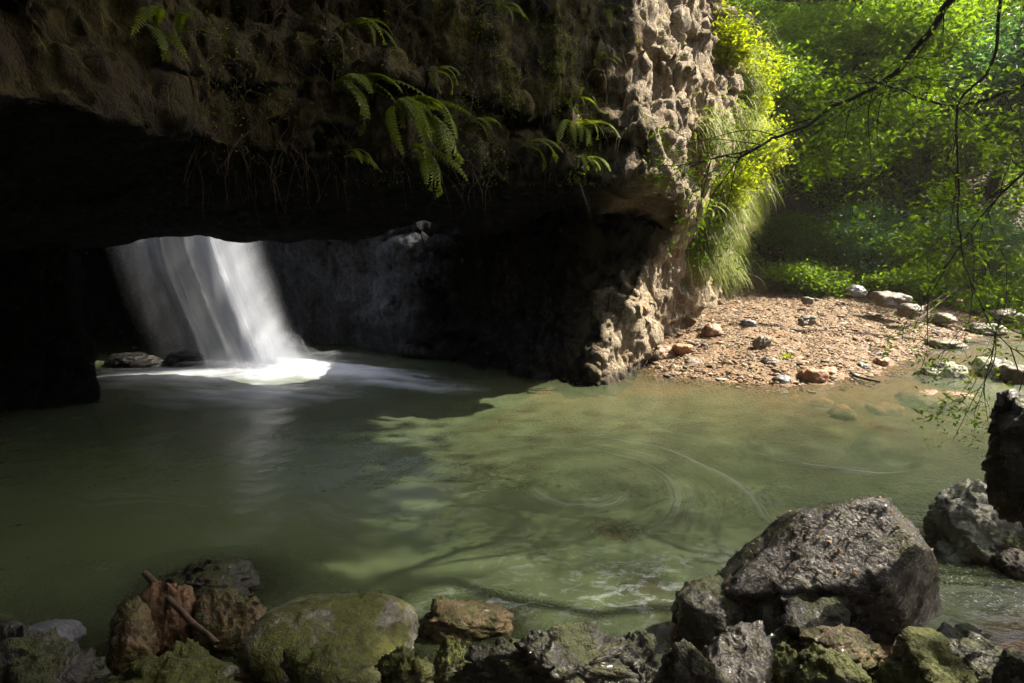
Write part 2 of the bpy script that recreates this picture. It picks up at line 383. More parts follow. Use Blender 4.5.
# ---------------------------------------------------------------- plan of the place
SHORE = [at_z(*p) for p in ((560,372),(640,362),(668,376),(720,380),(775,386),(830,382),(868,376),(905,358),(935,346),(985,334),(1040,322))]
GRAV = [(p.x,p.y) for p in SHORE]+[(20,16),(40,22),(40,60),(-5,60),(-3,20),(.8,13)]
NEAR = [(-14,2.9),(-3,3.25),(-1,3.1),(.5,2.9),(1.2,3.2),(2.5,3.3),(3.6,3.6),(4.6,4.6),(6.2,5.6),(9,7),(14,9.5),(30,12),(30,-30),(-30,-30),(-30,2.9)]
def ground_h(X, Y):
    """height of the ground, pool bed included"""
    P = np.stack([X.ravel(),Y.ravel(),np.zeros(X.size)],1)
    dg = -poly_sdf(GRAV,X,Y); dn = -poly_sdf(NEAR,X,Y)
    nz = (fbm(P*.55,3)).reshape(X.shape)
    dg = dg+.35*nz*sstep(0,1.5,np.abs(dg))
    hg = np.where(dg>0, .95*(1-np.exp(-dg*.20))+.02*dg, dg*.17)
    hn = np.where(dn>0, 1.25*(1-np.exp(-dn*.55)), dn*.8)
    h = np.maximum(np.maximum(hg,hn), -1.7)
    # gorge sides: beyond the bank, to the right and behind the camera
    back = np.maximum(0,(Y-19.2-.25*np.maximum(0,8-X)))
    right = np.maximum(0,(X-13.5-.25*np.maximum(0,Y-6)))
    rear = np.maximum(0,-Y-3.0)
    left = np.maximum(0,-X-7.0)*sstep(3.6,2.6,Y)
    rise = np.maximum(np.maximum(back*1.0, right*.75), np.maximum(rear*.7, left*2.2))
    rise = np.where(rise>14, 14+(rise-14)*.25, rise)
    h = h+rise+.05*(fbm(P*1.7,3)).reshape(X.shape)*sstep(-.2,.4,h)+.6*rise/(rise+3)*nz
    return h.astype(np.float32), dg, dn
def gz(x, y): return float(ground_h(np.array([[x]],np.float32),np.array([[y]],np.float32))[0][0,0])

def axis(lo, hi, fine):
    """dense between fine[0..1] at step fine[2], growing steps outward"""
    a,b,s = fine; mid=list(np.arange(a,b+1e-6,s)); st=s; x=a; L=[]
    while x>lo: st*=1.18; x-=st; L.append(x)
    st=s; x=mid[-1]; R=[]
    while x<hi: st*=1.18; x+=st; R.append(x)
    return np.array(L[::-1]+mid+R, np.float32)
def grid(xs, ys):
    X,Y=np.meshgrid(xs,ys,indexing='ij'); n,m=X.shape
    i,j=np.meshgrid(np.arange(n-1),np.arange(m-1),indexing='ij')
    F=np.stack([i*m+j,(i+1)*m+j,(i+1)*m+j+1,i*m+j+1],-1).reshape(-1,4)
    return X,Y,F
xs=axis(-32,40,(-1.,13.5,.075)); ys=axis(-24,55,(9.,20.,.075))
X,Y,F=grid(xs,ys); Z,dg,dn=ground_h(X,Y)
hmap=(Z-.0)
gp=np.stack([X,Y,Z],-1).reshape(-1,3)
gm=sstep(-.6,.1,dg)*(1-sstep(6.0,8.5,dg+.8*fbm(gp*.6,2).reshape(X.shape)))*(1-sstep(19,20.5,Y))
gp[:,2]+= (.035*fbm(gp*4,3)*gm.ravel())
me=mesh_np('ground',gp,F,attrs={'gravel':('POINT',gm.ravel()),'under':('POINT',1-sstep(-.12,.03,Z.ravel()))})
ground=tag(link('ground',me,M['ground']),'brown gravel bank and stream bed running up into the wooded gorge sides','ground',kind='structure')

# ---------------------------------------------------------------- the rock bridge
PLAN=[(-30,-9),(-12,-8),(-3.6,-4),(-3.3,1.2),(-3.95,4.4),(-2.95,6.9),(-1.4,7.9),(0,8.5),(1.9,9.1),(2.5,10.0),(4.1,12.6),(5.4,15.0),(6.9,18.0),(9,22),(12,40),(-30,40)]
def build_cliff():
    h=.09; x0,x1,y0,y1,z0,z1=-10.4,9.9,-3.0,21.5,-.9,9.2
    ax=np.arange(x0,x1,h,dtype=np.float32); ay=np.arange(y0,y1,h,dtype=np.float32); az=np.arange(z0,z1,h,dtype=np.float32)
    X,Y=np.meshgrid(ax,ay,indexing='ij')
    U=poly_sdf(PLAN,X,Y)
    lipz=np.interp(X,[-9,-6.5,-5.3,-4.4,-3.2,-1.5,0,1.2,2.2,2.9,3.6],[4.0,3.95,3.75,3.55,3.45,3.3,3.25,3.42,3.2,2.9,2.2]).astype(np.float32)
    din=-U
    hole=sstep(.9,-.6,X)
    c2=lipz-.15*sstep(.2,1.5,din)-hole*(lipz-.15-2.60)*sstep(.5,3.0,din)-.2*hole*sstep(-5.8,-7.2,X)*sstep(1,3,din)
    BUT=poly_sdf([(-6.55,9.0),(-9.5,12.8),(-14,14),(-14,7.2),(-8.4,8.3)],X,Y)
    G=np.empty((len(ax),len(ay),len(az)),np.float32)
    toe=sstep(-1.2,1.6,X)
    for k,z in enumerate(az):
        P=np.stack([X.ravel(),Y.ravel(),np.full(X.size,z,np.float32)],1)
        w=fbm(P*np.array([.42,.42,.42],np.float32),2).reshape(X.shape)*.42
        led=fbm(P*np.array([.9,.9,1.7],np.float32)+5,3).reshape(X.shape)*.24
        ver=fbm(P*np.array([1.5,1.5,.33],np.float32)+9,3).reshape(X.shape)*.16
        upper=sstep(2.6,3.6,z)
        lean=.14*max(0,z-3.4)+(.22*max(0,2.6-z)*0)
        f=U+lean+.8*float(1-sstep(1.6,3.2,z))*sstep(-.5,1.5,X)+w*.8+led+ver*upper-.10
        f=np.maximum(f, z-7.6+.5*w)
        shift=toe*2.7*(max(z,0)/2.6)**1.15
        cave=np.maximum(np.maximum(z-c2+(led*.5+w*.35)*(1-.35*hole), (.577*X+.817*Y)-8.95-shift+w*.7+led), np.maximum(Y-13.7+w, -9.3-X+w))
        cave=np.maximum(cave, -(BUT+w*.3+led*.4))
        cave=np.maximum(cave, -1.2-z)
        q=max(0.,z-2.9); Hs=poly_sdf([(-7.75-.9*q,11.0-.45*q),(-3.3,10.95-.42*q),(-2.3+.6*q,10.3-.2*q),(-.9+.9*q,10.9),(-1.4+1.3*q,12.8+2.4*q),(-4.4,12.8+2.4*q),(-7.9-1.4*q,12.5+2.4*q)],X,Y)
        shaft=np.maximum(Hs+w*.3+led*.5, 2.45-z)
        f=smax(f,-cave,.16); f=smax(f,-shaft,.12)
        G[:,:,k]=f
    V,Q=surface_nets(G,(x0,y0,z0),h)
    V,Q=subdivide(V,Q)
    n=normals(V,Q)
    # keep only fine detail where it can be seen: chunky crust, cracks
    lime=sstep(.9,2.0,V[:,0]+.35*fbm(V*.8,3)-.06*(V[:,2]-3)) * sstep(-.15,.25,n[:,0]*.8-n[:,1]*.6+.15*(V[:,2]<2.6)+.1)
    an=np.array([1.,1.,.36],np.float32)
    wp=.25*np.stack([fbm(V*1.1+7*k,2) for k in range(3)],1)
    rib=fbm((V+wp)*np.array([1.7,1.7,.30],np.float32),4)
    t1,c1,g1=facets((V+.6*wp)*np.array([1.5,1.5,.75],np.float32)); t2,c2_,g2=facets((V+.8*wp)*np.array([4.2,4.2,1.9],np.float32)+9)
    disp=.15*rib+.10*t1+.05*c1+.03*t2*(1-lime)+.075*fbm((V+wp)*np.array([4.2,4.2,.9],np.float32),4)+.045*fbm(V*np.array([9.,9.,3.2],np.float32),3)-.03*sstep(.06,0,g1)
    disp-=.10*sstep(.2,.6,fbm((V+wp)*np.array([2.6,2.6,1.0],np.float32)+40,3))
    rim=sstep(12.2,11.2,V[:,1])*sstep(.25,1.2,-poly_sdf(PLAN,V[:,0],V[:,1]))*sstep(4.0,3.2,V[:,2])*sstep(1.6,-.4,V[:,0])
    iso=.05*fbm(V*3.1,4)+.06*fbm(V*1.3,2); und=sstep(-.2,-.6,n[:,2]); disp=disp*(1-und)+iso*und
    ledge=.10*sstep(-.1,.5,np.sin(V[:,2]*3.1+2.2*fbm(V*.6,2)))
    V=V+n*((disp*(.85+.2*lime)+ledge*(1-.6*lime))*(1-.35*rim))[:,None]
    n=normals(V,Q)
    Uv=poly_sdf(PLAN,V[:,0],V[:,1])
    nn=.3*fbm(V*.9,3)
    cave_shade=sstep(.30,1.1,-Uv+nn)*sstep(4.6,3.6,V[:,2]+nn)
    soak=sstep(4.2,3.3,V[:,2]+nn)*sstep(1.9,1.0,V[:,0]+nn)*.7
    wet=np.clip(np.maximum(np.maximum(cave_shade*(1-.9*lime),soak), sstep(.28,.10,V[:,2])*.8),0,1)  # painted cave shade, joined with the soaked lower face and waterline
    wet=np.maximum(wet,sstep(-.15,-.55,n[:,2])*sstep(4.8,4.2,V[:,2])*sstep(2.2,1.2,V[:,0]))  # undersides painted dark: ceiling shade put into the colour
    moss=np.clip(sstep(.8,-.2,np.abs(V[:,0]-.6+nn*2)-.6)*.9+.6+.5*sstep(.2,.8,n[:,2]),0,1)*(1-.75*lime)
    me=mesh_np('cliff',V,Q,attrs={'wet':('POINT',wet),'slate':('POINT',sstep(11.0,11.9,V[:,1])*sstep(3.4,2.8,V[:,2])*sstep(-1.3,-3.0,V[:,0]+.8*nn)*sstep(-7.9,-6.6,V[:,0]+.6*nn)),'lime':('POINT',lime*(1-.85*soak)),'moss':('POINT',moss)})  # slate paints skylight onto the back wall, fading out sideways
    return me,V,Q
me,CV,CQ=build_cliff()
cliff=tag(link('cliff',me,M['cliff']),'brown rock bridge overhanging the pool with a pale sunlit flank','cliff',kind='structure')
BVH=BVHTree.FromPolygons([tuple(v) for v in CV.tolist()],[tuple(q) for q in CQ.tolist()])
def hit(px,py):
    r=BVH.ray_cast(Vector((0,0,CAM_H)),ray(px,py).normalized()); return r[0],r[1]

# ---------------------------------------------------------------- rocks: rounded polytopes, roughened
_ico={}
def ico(n):
    if n not in _ico:
        import bmesh
        bm=bmesh.new(); bmesh.ops.create_icosphere(bm,subdivisions=n,radius=1); bm.verts.ensure_lookup_table()
        _ico[n]=(np.array([v.co[:] for v in bm.verts],np.float32),np.array([[v.index for v in f.verts] for f in bm.faces],np.int32)); bm.free()
    return _ico[n]
def rock_mesh(seed, planes=None, nf=11, k=.06, rough=.10, n=5, flat=.0):
    """unit rock: soft intersection of half-spaces (nx,ny,nz,d)"""
    D,F=ico(n); r=np.random.default_rng(seed)
    if planes is None:
        N=r.normal(size=(nf,3)); N/=np.linalg.norm(N,axis=1)[:,None]; dd=r.uniform(.72,1.0,nf)
        planes=np.concatenate([N,dd[:,None]],1)
        planes=np.concatenate([planes,[[1,0,0,1],[-1,0,0,1],[0,1,0,1],[0,-1,0,1],[0,0,1,1-flat],[0,0,-1,1]]])
    else:
        planes=np.array(planes,float); l=np.linalg.norm(planes[:,:3],axis=1); planes=planes/l[:,None]
    c=D@planes[:,:3].T
    inv=np.where(c>.02, c/planes[:,3], .02)          # 1/r for each plane
    p=max(2.0,.55/k); ir=(inv**p).sum(1)**(1/p)
    V=D/ir[:,None]
    nrm=normals(V,F); off=r.uniform(0,50,3)
    ws=V+off+.22*np.stack([fbm(V*1.6+off+9*q,2) for q in range(3)],1)
    t1,c1,g1=facets(ws*1.7); t2,c2,g2=facets(ws*4.3)
    V=V+nrm*(rough*(.55*fbm(V*1.6+off,4)+2.0*t1+.8*c1+1.0*t2+.35*c2-.25*sstep(.07,0,g1)+.30*fbm(V*7+off,3)+.14*fbm(V*19+off,2)))[:,None]
    return V.astype(np.float32),F
def rock(name,label,mat,bbox=None,zc=0.0,seed=1,ry=.8,rzmin=.0,pos=None,size=None,rot=0,tilt=(0,0),group=None,cat='rock',**kw):
    """bbox: the patch of the photo it fills; zc: height of its centre"""
    if bbox:
        x0,y0,x1,y1=bbox; c=at_z((x0+x1)/2,(y0+y1)/2,zc)
        dv=c-Vector((0,0,CAM_H)); depth=dv.y*math.cos(PITCH)-dv.z*math.sin(PITCH)
        rx=(x1-x0)/2/FPX*depth; hh=(y1-y0)/2/FPX*depth; ryy=rx*ry
        phi=math.atan2(-dv.z,dv.y); q=hh*hh-(ryy*math.sin(phi))**2
        rz=math.sqrt(max(q,0))/math.cos(phi); rz=max(rz,rzmin or rx*.35)
        pos=c; size=(rx,ryy,rz)
    V,F=rock_mesh(seed,**kw)
    V=V*np.array(size,np.float32)
    R=np.array(Matrix.Rotation(rot,3,'Z')@Matrix.Rotation(tilt[0],3,'X')@Matrix.Rotation(tilt[1],3,'Y'))
    V=(V@R.T).astype(np.float32); nr=normals(V,F)
    o=link(name,mesh_np(name,V,F,attrs={'up':('POINT',nr[:,2])}),mat,loc=pos)
    return tag(o,label,cat,group)
# ---------------------------------------------------------------- foreground boulders (each lies where the photo shows it)
R_=rock
big=[]
R_('boulder','big rounded olive moss boulder with a wet shiny grey right side',M['mossy'],(252,584,430,704),.22,11,.85,k=.16,rough=.026,n=6,nf=5)
R_('boulder','bright green mossy rock leaning on the front of the shiny rounded boulder',M['mossfull'],(286,640,392,730),.55,12,.8,k=.10,rough=.09)
R_('boulder','flat brown rock with a pale rim lying alone in the water',M['olive'],(432,602,520,642),.03,13,.55,k=.06,rough=.10,flat=.2,tilt=(0,.15))
R_('boulder','small pointed moss rock between the rounded boulder and the long dark ridge',M['mossfull'],(432,642,474,705),.32,14,.8,k=.05,rough=.14)
R_('boulder','long jagged dark mossy ridge of rock at the bottom edge',M['black'],(462,626,640,740),.45,15,.6,k=.05,rough=.16,n=6)
R_('boulder','small dark mossy lump at the right end of the long jagged ridge',M['black'],(606,640,662,710),.38,16,.8,k=.07,rough=.14)
# the leaning slab: broad sloping face, sharp left nose, dark undercut front
o=R_('boulder','huge dark wet angular slab with fallen leaves on its sloping face',M['slab'],(716,494,930,662),.38,17,.62,n=6,k=.018,rough=.022,
   planes=[(-.10,-.62,.80,.50),(-.55,.25,.82,.70),(.97,.05,.10,.93),(-.96,-.12,.15,.94),(-.30,-.85,-.42,.42),(.55,-.80,-.25,.74),(0,1,.1,.72),(0,0,-1,.9),(.10,.35,.95,.78),(.80,-.30,.55,.93)],tilt=(0,-.30))
slab=o
R_('boulder','grey flat topped rock strewn with leaves below the huge slab',M['slab'],(696,626,776,720),.5,18,.8,k=.04,rough=.06,planes=[(-.1,-.35,.95,.55),(1,0,.1,.9),(-1,0,.2,.9),(0,1,.3,.8),(0,-1,-.1,.9),(0,0,-1,.9),(.6,-.6,.5,.8),(-.6,.6,.5,.8)])
R_('boulder','squat black rock wedged against the left foot of the huge slab',M['black'],(676,586,744,650),.12,19,.8,k=.05,rough=.08)
R_('boulder','black rock in the shadow beneath the huge slab',M['black'],(736,592,850,676),.10,20,.7,k=.05,rough=.10)
R_('boulder','dark mossy rock left of the grey leaf strewn rock',M['black'],(652,652,716,730),.45,21,.8,k=.06,rough=.12)
R_('boulder','small pale green cube shaped stone right of the leaf strewn rock',M['mossfull'],(764,646,802,700),.52,22,.8,k=.05,rough=.07)
R_('boulder','low green mossy stone with a grey nose under the huge slab',M['mossfull'],(796,654,862,720),.55,23,.8,k=.08,rough=.10)
R_('boulder','flat mossy stone tucked under the lowest corner of the huge slab',M['olive'],(812,634,884,676),.38,24,.7,k=.05,rough=.10)
R_('boulder','long green mossy rock sloping down from the huge slab towards the corner',M['mossfull'],(884,640,972,716),.45,25,.8,k=.06,rough=.12)
R_('boulder','dark dull stone behind the long green sloping rock',M['black'],(934,634,1010,690),.38,26,.8,k=.06,rough=.10)
R_('boulder','black rounded stone cut by the lower right corner',M['black'],(992,656,1056,716),.55,27,.8,k=.09,rough=.08)
R_('boulder','large pale moss streaked boulder standing in the eddy beside the slab',M['pale'],(918,473,1032,580),.16,28,.75,k=.10,rough=.09,n=6,tilt=(0,.25))
R_('boulder','tall dark mossy rock at the right edge with a fern on top',M['black'],(1000,406,1150,556),1.2,29,.6,k=.06,rough=.13,n=6)
R_('boulder','small grey wet stone in the flecked eddy below the pale boulder',M['grey'],(998,548,1046,582),.05,30,.8,k=.09,rough=.08)
# the dark left corner
R_('boulder','smooth grey hump of stone alone in the dark left corner',M['blue'],(12,616,74,660),.28,31,.8,k=.12,rough=.06)
R_('boulder','dim olive stone right of the grey hump',M['olive'],(110,612,158,672),.25,32,.8,k=.06,rough=.09)
R_('boulder','brown rounded stone under the thin stick',M['brown'],(146,586,194,664),.14,33,.8,k=.09,rough=.08)
R_('boulder','olive brown blocky stone left of the big rounded boulder',M['olive'],(200,590,264,654),.12,34,.75,k=.06,rough=.09)
R_('boulder','flat black wet rock at the water line behind the stick',M['black'],(150,568,262,606),.02,35,.7,k=.06,rough=.12)
R_('boulder','low ledge of green moss along the bottom left edge',M['mossfull'],(96,662,242,730),.42,36,.6,k=.06,rough=.13)
R_('boulder','very dark broad rock filling the bottom left corner',M['black'],(-60,640,112,760),.45,37,.7,k=.08,rough=.12)
R_('boulder','small mossy stone between the olive block and the ledge',M['mossfull'],(168,646,216,690),.36,38,.8,k=.06,rough=.12)
R_('boulder','small moss cushion stone in front of the big rounded boulder',M['mossfull'],(376,652,430,706),.42,39,.8,k=.06,rough=.15)

R_('boulder','added low black rock covering a lit strip left of the waterfall',M['bare'],(100,352,160,374),.03,50,.7,k=.07,rough=.08)  # added rock, hides and shades a stray sunlit strip of water
R_('boulder','added small black rock covering the lit strip by the thin curtain',M['bare'],(160,350,216,372),.08,51,.7,k=.08,rough=.08)  # second added rock over the rest of the lit strip
# stones just under the surface
SUNK=[('reddish stone just under the surface in midpool',(584,526,646,556),'red',-.10,41),('broad dark brown stone under the riffle left of the slab',(612,558,688,620),'brown',-.08,42),
 ('large dark sunken stone off the gravel tip',(860,424,916,442),'brown',-.05,43),('dim sunken stone left of the large dark one',(736,430,776,450),'brown',-.09,44),
 ('orange sunken stone near the gravel edge',(826,400,858,416),'red',-.07,45),('long dark stone awash near the mossy stream rocks',(896,384,966,400),'brown',-.01,46),
 ('dark sunken stone by the reddish shore stone',(776,388,826,400),'brown',-.02,47),('pale brown sunken stone in the shallows',(870,396,905,406),'red',-.04,48)]
sunk=[]
for lb,bb,mt,top,sd in SUNK:
    x0,y0,x1,y1=bb; c=at_z((x0+x1)/2,(y0+y1)/2,top); rx=(x1-x0)/2/FPX*c.length
    R_('sunken_rock',lb,M[mt],pos=(c.x,c.y,top-.22),size=(rx,rx*.8,.24),seed=sd,k=.1,rough=.07,n=4,group='stones under the pool surface')
    sunk.append((c.x,c.y,rx,top))

# ---------------------------------------------------------------- far bank stones
BANK=[('mossy cream boulder in the stream beside the gravel tip',(924,360,968,382),'pale',.06),('round mossy boulder in the stream with pale top',(972,356,1014,384),'pale',.10),
 ('pale boulder cut by the right edge behind the round mossy one',(1004,364,1046,390),'grey',.08),('flat pale stone at the head of the riffle',(930,339,966,351),'grey',.04),
 ('long pale stone at the far water edge',(968,322,1004,338),'grey',.10),('reddish stone at the tip of the gravel',(794,366,824,386),'red',.08),
 ('small blue grey stone beside the reddish stone',(774,375,792,386),'blue',.04),('pinkish stone right of the reddish stone',(818,366,838,380),'red',.06),
 ('large grey stone lying back on the gravel',(872,290,906,308),'grey',.85),('dark stone sitting in the middle of the gravel',(798,314,818,326),'grey',.62),
 ('pale upright stone on the gravel nearest the cliff',(754,334,770,352),'grey',.42),('blue grey stone on the gravel near the cliff foot',(740,318,756,328),'blue',.55),
 ('dull grey stone below the large grey stone',(896,302,922,318),'grey',.66),('brown block of stone at the cliff foot',(646,344,676,366),'brown',.12),
 ('pale stone at the water under the cliff',(684,356,704,372),'grey',.08),('tan stone half buried above the water under the cliff',(672,342,692,356),'red',.25),
 ('grey stone among the leaves near the far plants',(930,312,956,326),'grey',.35),('grey stone right of the far leafy plants',(990,308,1020,324),'grey',.3),
 ('small pale stone on the upper gravel',(800,296,812,304),'grey',.78),('slate coloured stone under the far shrubs',(846,284,866,296),'blue',.95),
 ('rust brown stone near the gravel edge',(874,356,890,368),'red',.08),('small grey stone by the branch on the gravel edge',(856,362,868,372),'blue',.05),
 ('pale square stone low on the gravel',(760,356,778,368),'grey',.20),('dark wedge of stone at the foot of the hanging grass',(700,322,722,340),'brown',.45)]
for i,(lb,bb,mt,z) in enumerate(BANK):
    R_('stone',lb,M[mt],bb,z,60+i,.8,k=.08,rough=.09,n=4,flat=.1,group='stones of the far gravel bank')
# loose cobbles, alike enough that nothing tells them apart
cob=[rock_mesh(200+i,k=.09,rough=.08,n=3) for i in range(6)]
cobme=[]
for i,(V,F) in enumerate(cob):
    nr=normals(V,F)
    for mt in ('grey','red','blue','brown'):
        m_=mesh_np('cobble',V*np.array([1,.8,.6],np.float32),F,attrs={'up':('POINT',nr[:,2])}); m_.materials.append(M[mt]); cobme.append((mt,m_))
r=np.random.default_rng(77); k=0
while k<60:
    px,py=r.uniform(650,1010),r.uniform(292,384)
    p=at_z(px,py,.4); x,y=p.x,p.y
    for _ in range(4):
        z=gz(x,y); p=at_z(px,py,max(z,-.05)); x,y=p.x,p.y
    if z<-.04 or z>1.6: continue
    mt,m_=cobme[int(r.choice(len(cobme)))]
    if mt=='blue' and r.random()<.6: continue
    o=link('cobble',m_,None,loc=(x,y,z+.01)); s=r.uniform(.04,.095); o.scale=(s,s,s); o.rotation_euler=(r.uniform(-.3,.3),r.uniform(-.3,.3),r.uniform(0,6.3))
    tag(o,'small rounded cobble half sunk in the brown gravel bank','cobble','cobbles of the gravel bank'); k+=1
# pebbles and leaf litter: nobody could count them
def scatter_pts(n,reg,seed,dens):
    r=np.random.default_rng(seed); P=np.stack([r.uniform(reg[0],reg[1],n),r.uniform(reg[2],reg[3],n)],1).astype(np.float32)
    z,dg,dn=ground_h(P[:,0][None],P[:,1][None]); z=z[0]; dg=dg[0]
    keep=dens(P,z,dg,r); return P[keep],z[keep]
P,z=scatter_pts(26000,(.8,12.5,9.6,19.5),5,lambda P,z,dg,r:(dg>-.35)&(dg<9)&(r.random(len(P))<np.clip(1.1-dg*.07,.2,1)))
D,F1=ico(1); N=len(P); s=r.uniform(.010,.036,N)*(1+1.3*(r.random(N)<.08)); sc=np.stack([s*r.uniform(.8,1.3,N),s*r.uniform(.8,1.3,N),s*r.uniform(.5,.8,N)],1)
V=(D[None]*(1+.22*r.normal(size=(N,len(D),1)))*sc[:,None]+np.concatenate([P,z[:,None]],1)[:,None]).reshape(-1,3)
F=(F1[None]+np.arange(N)[:,None,None]*len(D)).reshape(-1,3)
tag(link('gravel',mesh_np('gravel',V,F,False,{'rnd':('FACE',np.repeat(r.random(N),len(F1)))}),M['pebble']),'loose brown and pink gravel covering the far bank','gravel',kind='stuff')

def leaves_np(C,size,up=None,seed=0,droop=.0,asp=.45,tilt=.9):
    """folded diamond leaves at points C; returns V,F,rnd"""
    r=np.random.default_rng(seed); N=len(C); size=np.broadcast_to(size,(N,))
    az=r.uniform(0,2*np.pi,N); d=np.stack([np.cos(az),np.sin(az),r.normal(0,tilt*.6,N)-droop],1); d/=np.linalg.norm(d,axis=1)[:,None]
    u=np.array([0,0,1.])+r.normal(0,tilt*.55,(N,3)) if up is None else up+r.normal(0,tilt*.5,(N,3))
    s=np.cross(d,u); s/=np.linalg.norm(s,axis=1)[:,None]+1e-9; nn=np.cross(s,d)
    L=size[:,None]; W=L*asp
    b=C-d*L*.5; tp=C+d*L*.5-nn*L*.10
    V=np.stack([b,b+d*L*.42+s*W*.5+nn*L*.09,tp,b+d*L*.42-s*W*.5+nn*L*.09],1).reshape(-1,3)
    F=np.arange(N*4).reshape(N,4)
    return V.astype(np.float32),F,r.random(N)
P,z=scatter_pts(30000,(.8,14.5,9.6,21.),6,lambda P,z,dg,r:(dg>.05)&(z<2.2)&(r.random(len(P))<.55+.4*fbm(np.c_[P*.8,z],2)))
V,F,rn=leaves_np(np.c_[P,z+.018],r.uniform(.035,.085,len(P)),seed=8,tilt=.45)
tag(link('leaf_litter',mesh_np('leaf_litter',V,F,False,{'rnd':('FACE',rn)}),M['dead']),'brown fallen leaves strewn over the gravel bank','leaf litter',kind='stuff')
def litter_on(obj,n,seed,name,label,smin,smax,mat):
    me=obj.data; co=np.empty(len(me.vertices)*3,np.float32); me.vertices.foreach_get('co',co); co=co.reshape(-1,3)
    fc=np.array([p.vertices[:] for p in me.polygons]); nr=normals(co,fc)
    rr=np.random.default_rng(seed); ok=np.where(nr[:,2]>.35)[0]; pick=rr.choice(ok,n); C=co[pick]+nr[pick]*.006
    V,F,rn=leaves_np(C,rr.uniform(smin,smax,n),up=nr[pick]*1.0,seed=seed,tilt=.25,asp=.5)
    V=V+np.array(obj.location,np.float32)
    return tag(link(name,mesh_np(name,V,F,False,{'rnd':('FACE',rn)}),mat),label,'leaf litter',kind='stuff')
litter_on(slab,170,9,'fallen_leaves','small fallen leaves scattered on the huge dark slab',.016,.045,M['dead'])

# ---------------------------------------------------------------- pool
xs=axis(-14,30,(-8.,7.5,.07)); ys=axis(-8,40,(2.6,13.5,.07))
X,Y,F=grid(xs,ys); Z,dg,dn=ground_h(X,Y)
dep=np.maximum(-Z,0)
for x,y,rx,top in sunk:
    q=((X-x)**2+(Y-y)**2)/(rx*1.15)**2
    dep=np.minimum(dep,-top+.12+.9*q*(q>0))
for o in list(COL.objects):
    if o.name.startswith(('boulder','stone')) and o.location.z<.45:
        dx,dy,dz=o.dimensions; q=np.sqrt(((X-o.location.x)/(dx/2+.01))**2+((Y-o.location.y)/(dy/2+.01))**2)
        dep=np.minimum(dep,np.maximum(.10+.7*(q-.9)*max(dx,dy)/2*2,.06))
WP=np.stack([X,Y,np.zeros_like(X)],-1).reshape(-1,3)
# the current: out from the fall, round the pool to the right and back in an eddy
bx,by=at_z(270,372).x,at_z(270,372).y
e1=at_z(585,480); e2=at_z(990,590)
def swirl(X,Y,c,w):
    dx,dy=X-c.x,Y-c.y; r=np.sqrt(dx*dx+dy*dy); return r,np.arctan2(dy,dx),np.exp(-(r/w)**2)
wob=.22*fbm(WP*.9,4).reshape(X.shape)
r1,a1,g1=swirl(X,Y,e1,1.5); r2,a2,g2=swirl(X,Y,e2,1.0)
u0=X*.93-Y*.37; v0=X*.37+Y*.93+.8*np.sin(X*.55)
fu=u0*(1-np.maximum(.75*g1,g2))+g1*a1*.8+g2*a2*.9; fv=v0*(1-np.maximum(.75*g1,g2))+(.75*g1)*r1+g2*r2
flow=np.stack([fu+wob,fv+wob,0*X],-1).reshape(-1,3)
def patch(px,py,wx,wy,ang=0):
    c=at_z(px,py); dx,dy=X-c.x,Y-c.y; ca,sa=math.cos(ang),math.sin(ang)
    return np.exp(-((dx*ca+dy*sa)/wx)**2-((-dx*sa+dy*ca)/wy)**2)
foam=np.clip(.45*patch(640,440,2.2,.6,-.25)+.5*patch(700,500,1.5,.6,.1)+.35*patch(800,470,1.6,.5,-.2)+.28*patch(520,520,1.2,.5,.2)+.25*patch(250,500,2.2,.8)+.3*patch(880,470,1,.4)+.15*patch(590,475,.5,.25),0,1)
fleck=np.clip(patch(970,590,.75,.55),0,1)*.45
riff=np.clip(1.1*patch(640,590,.45,.34)+.8*patch(715,560,.35,.14)+.75*patch(500,600,.5,.18)+.3*patch(540,560,.6,.3)+.5*patch(915,350,1.0,.22,-.3)+.4*patch(200,582,.5,.15),0,1)
# milky aerated water round the foot of the fall, drawn out to the right
nzw=.35*fbm(np.c_[WP[:,0]*1.1,WP[:,1]*4.2+WP[:,0]*1.2,WP[:,2]],5).reshape(X.shape)
wh=1.9*patch(258,370,1.0,.75)+1.4*patch(318,370,1.1,.5,-.28)+.7*patch(350,374,1.6,.42,-.28)+.85*patch(165,376,1.2,.65)+.65*patch(250,396,1.5,.6)+.55*patch(410,386,1.2,.26,-.30)
white=np.clip(wh*(1+2.4*nzw)-.10,0,.93)
for nm,a in (('foam',foam),('fleck',fleck),('riff',riff)): pass
zz=.008*fbm(WP*1.6,2)+.10*np.clip(wh,0,1.2).ravel()*(.7+.6*nzw.ravel())
# only where there is water over the bed
keepv=(Z<.25).ravel(); keep=keepv[F].any(1)&~(((X<-9.3)|(Y>14.2)&(X<2.2)).ravel()[F].any(1))
WP[:,2]=zz
me=mesh_np('pool_water',WP,F[keep],attrs={'depth':('POINT',dep.ravel()),'foam':('POINT',foam.ravel()),'fleck':('POINT',fleck.ravel()),'riffle':('POINT',riff.ravel()),'white':('POINT',white.ravel()),'flow':('POINT',flow)})
tag(link('pool_water',me,M['water']),'murky green pool with thin foam lines turning in an eddy','water',kind='structure')

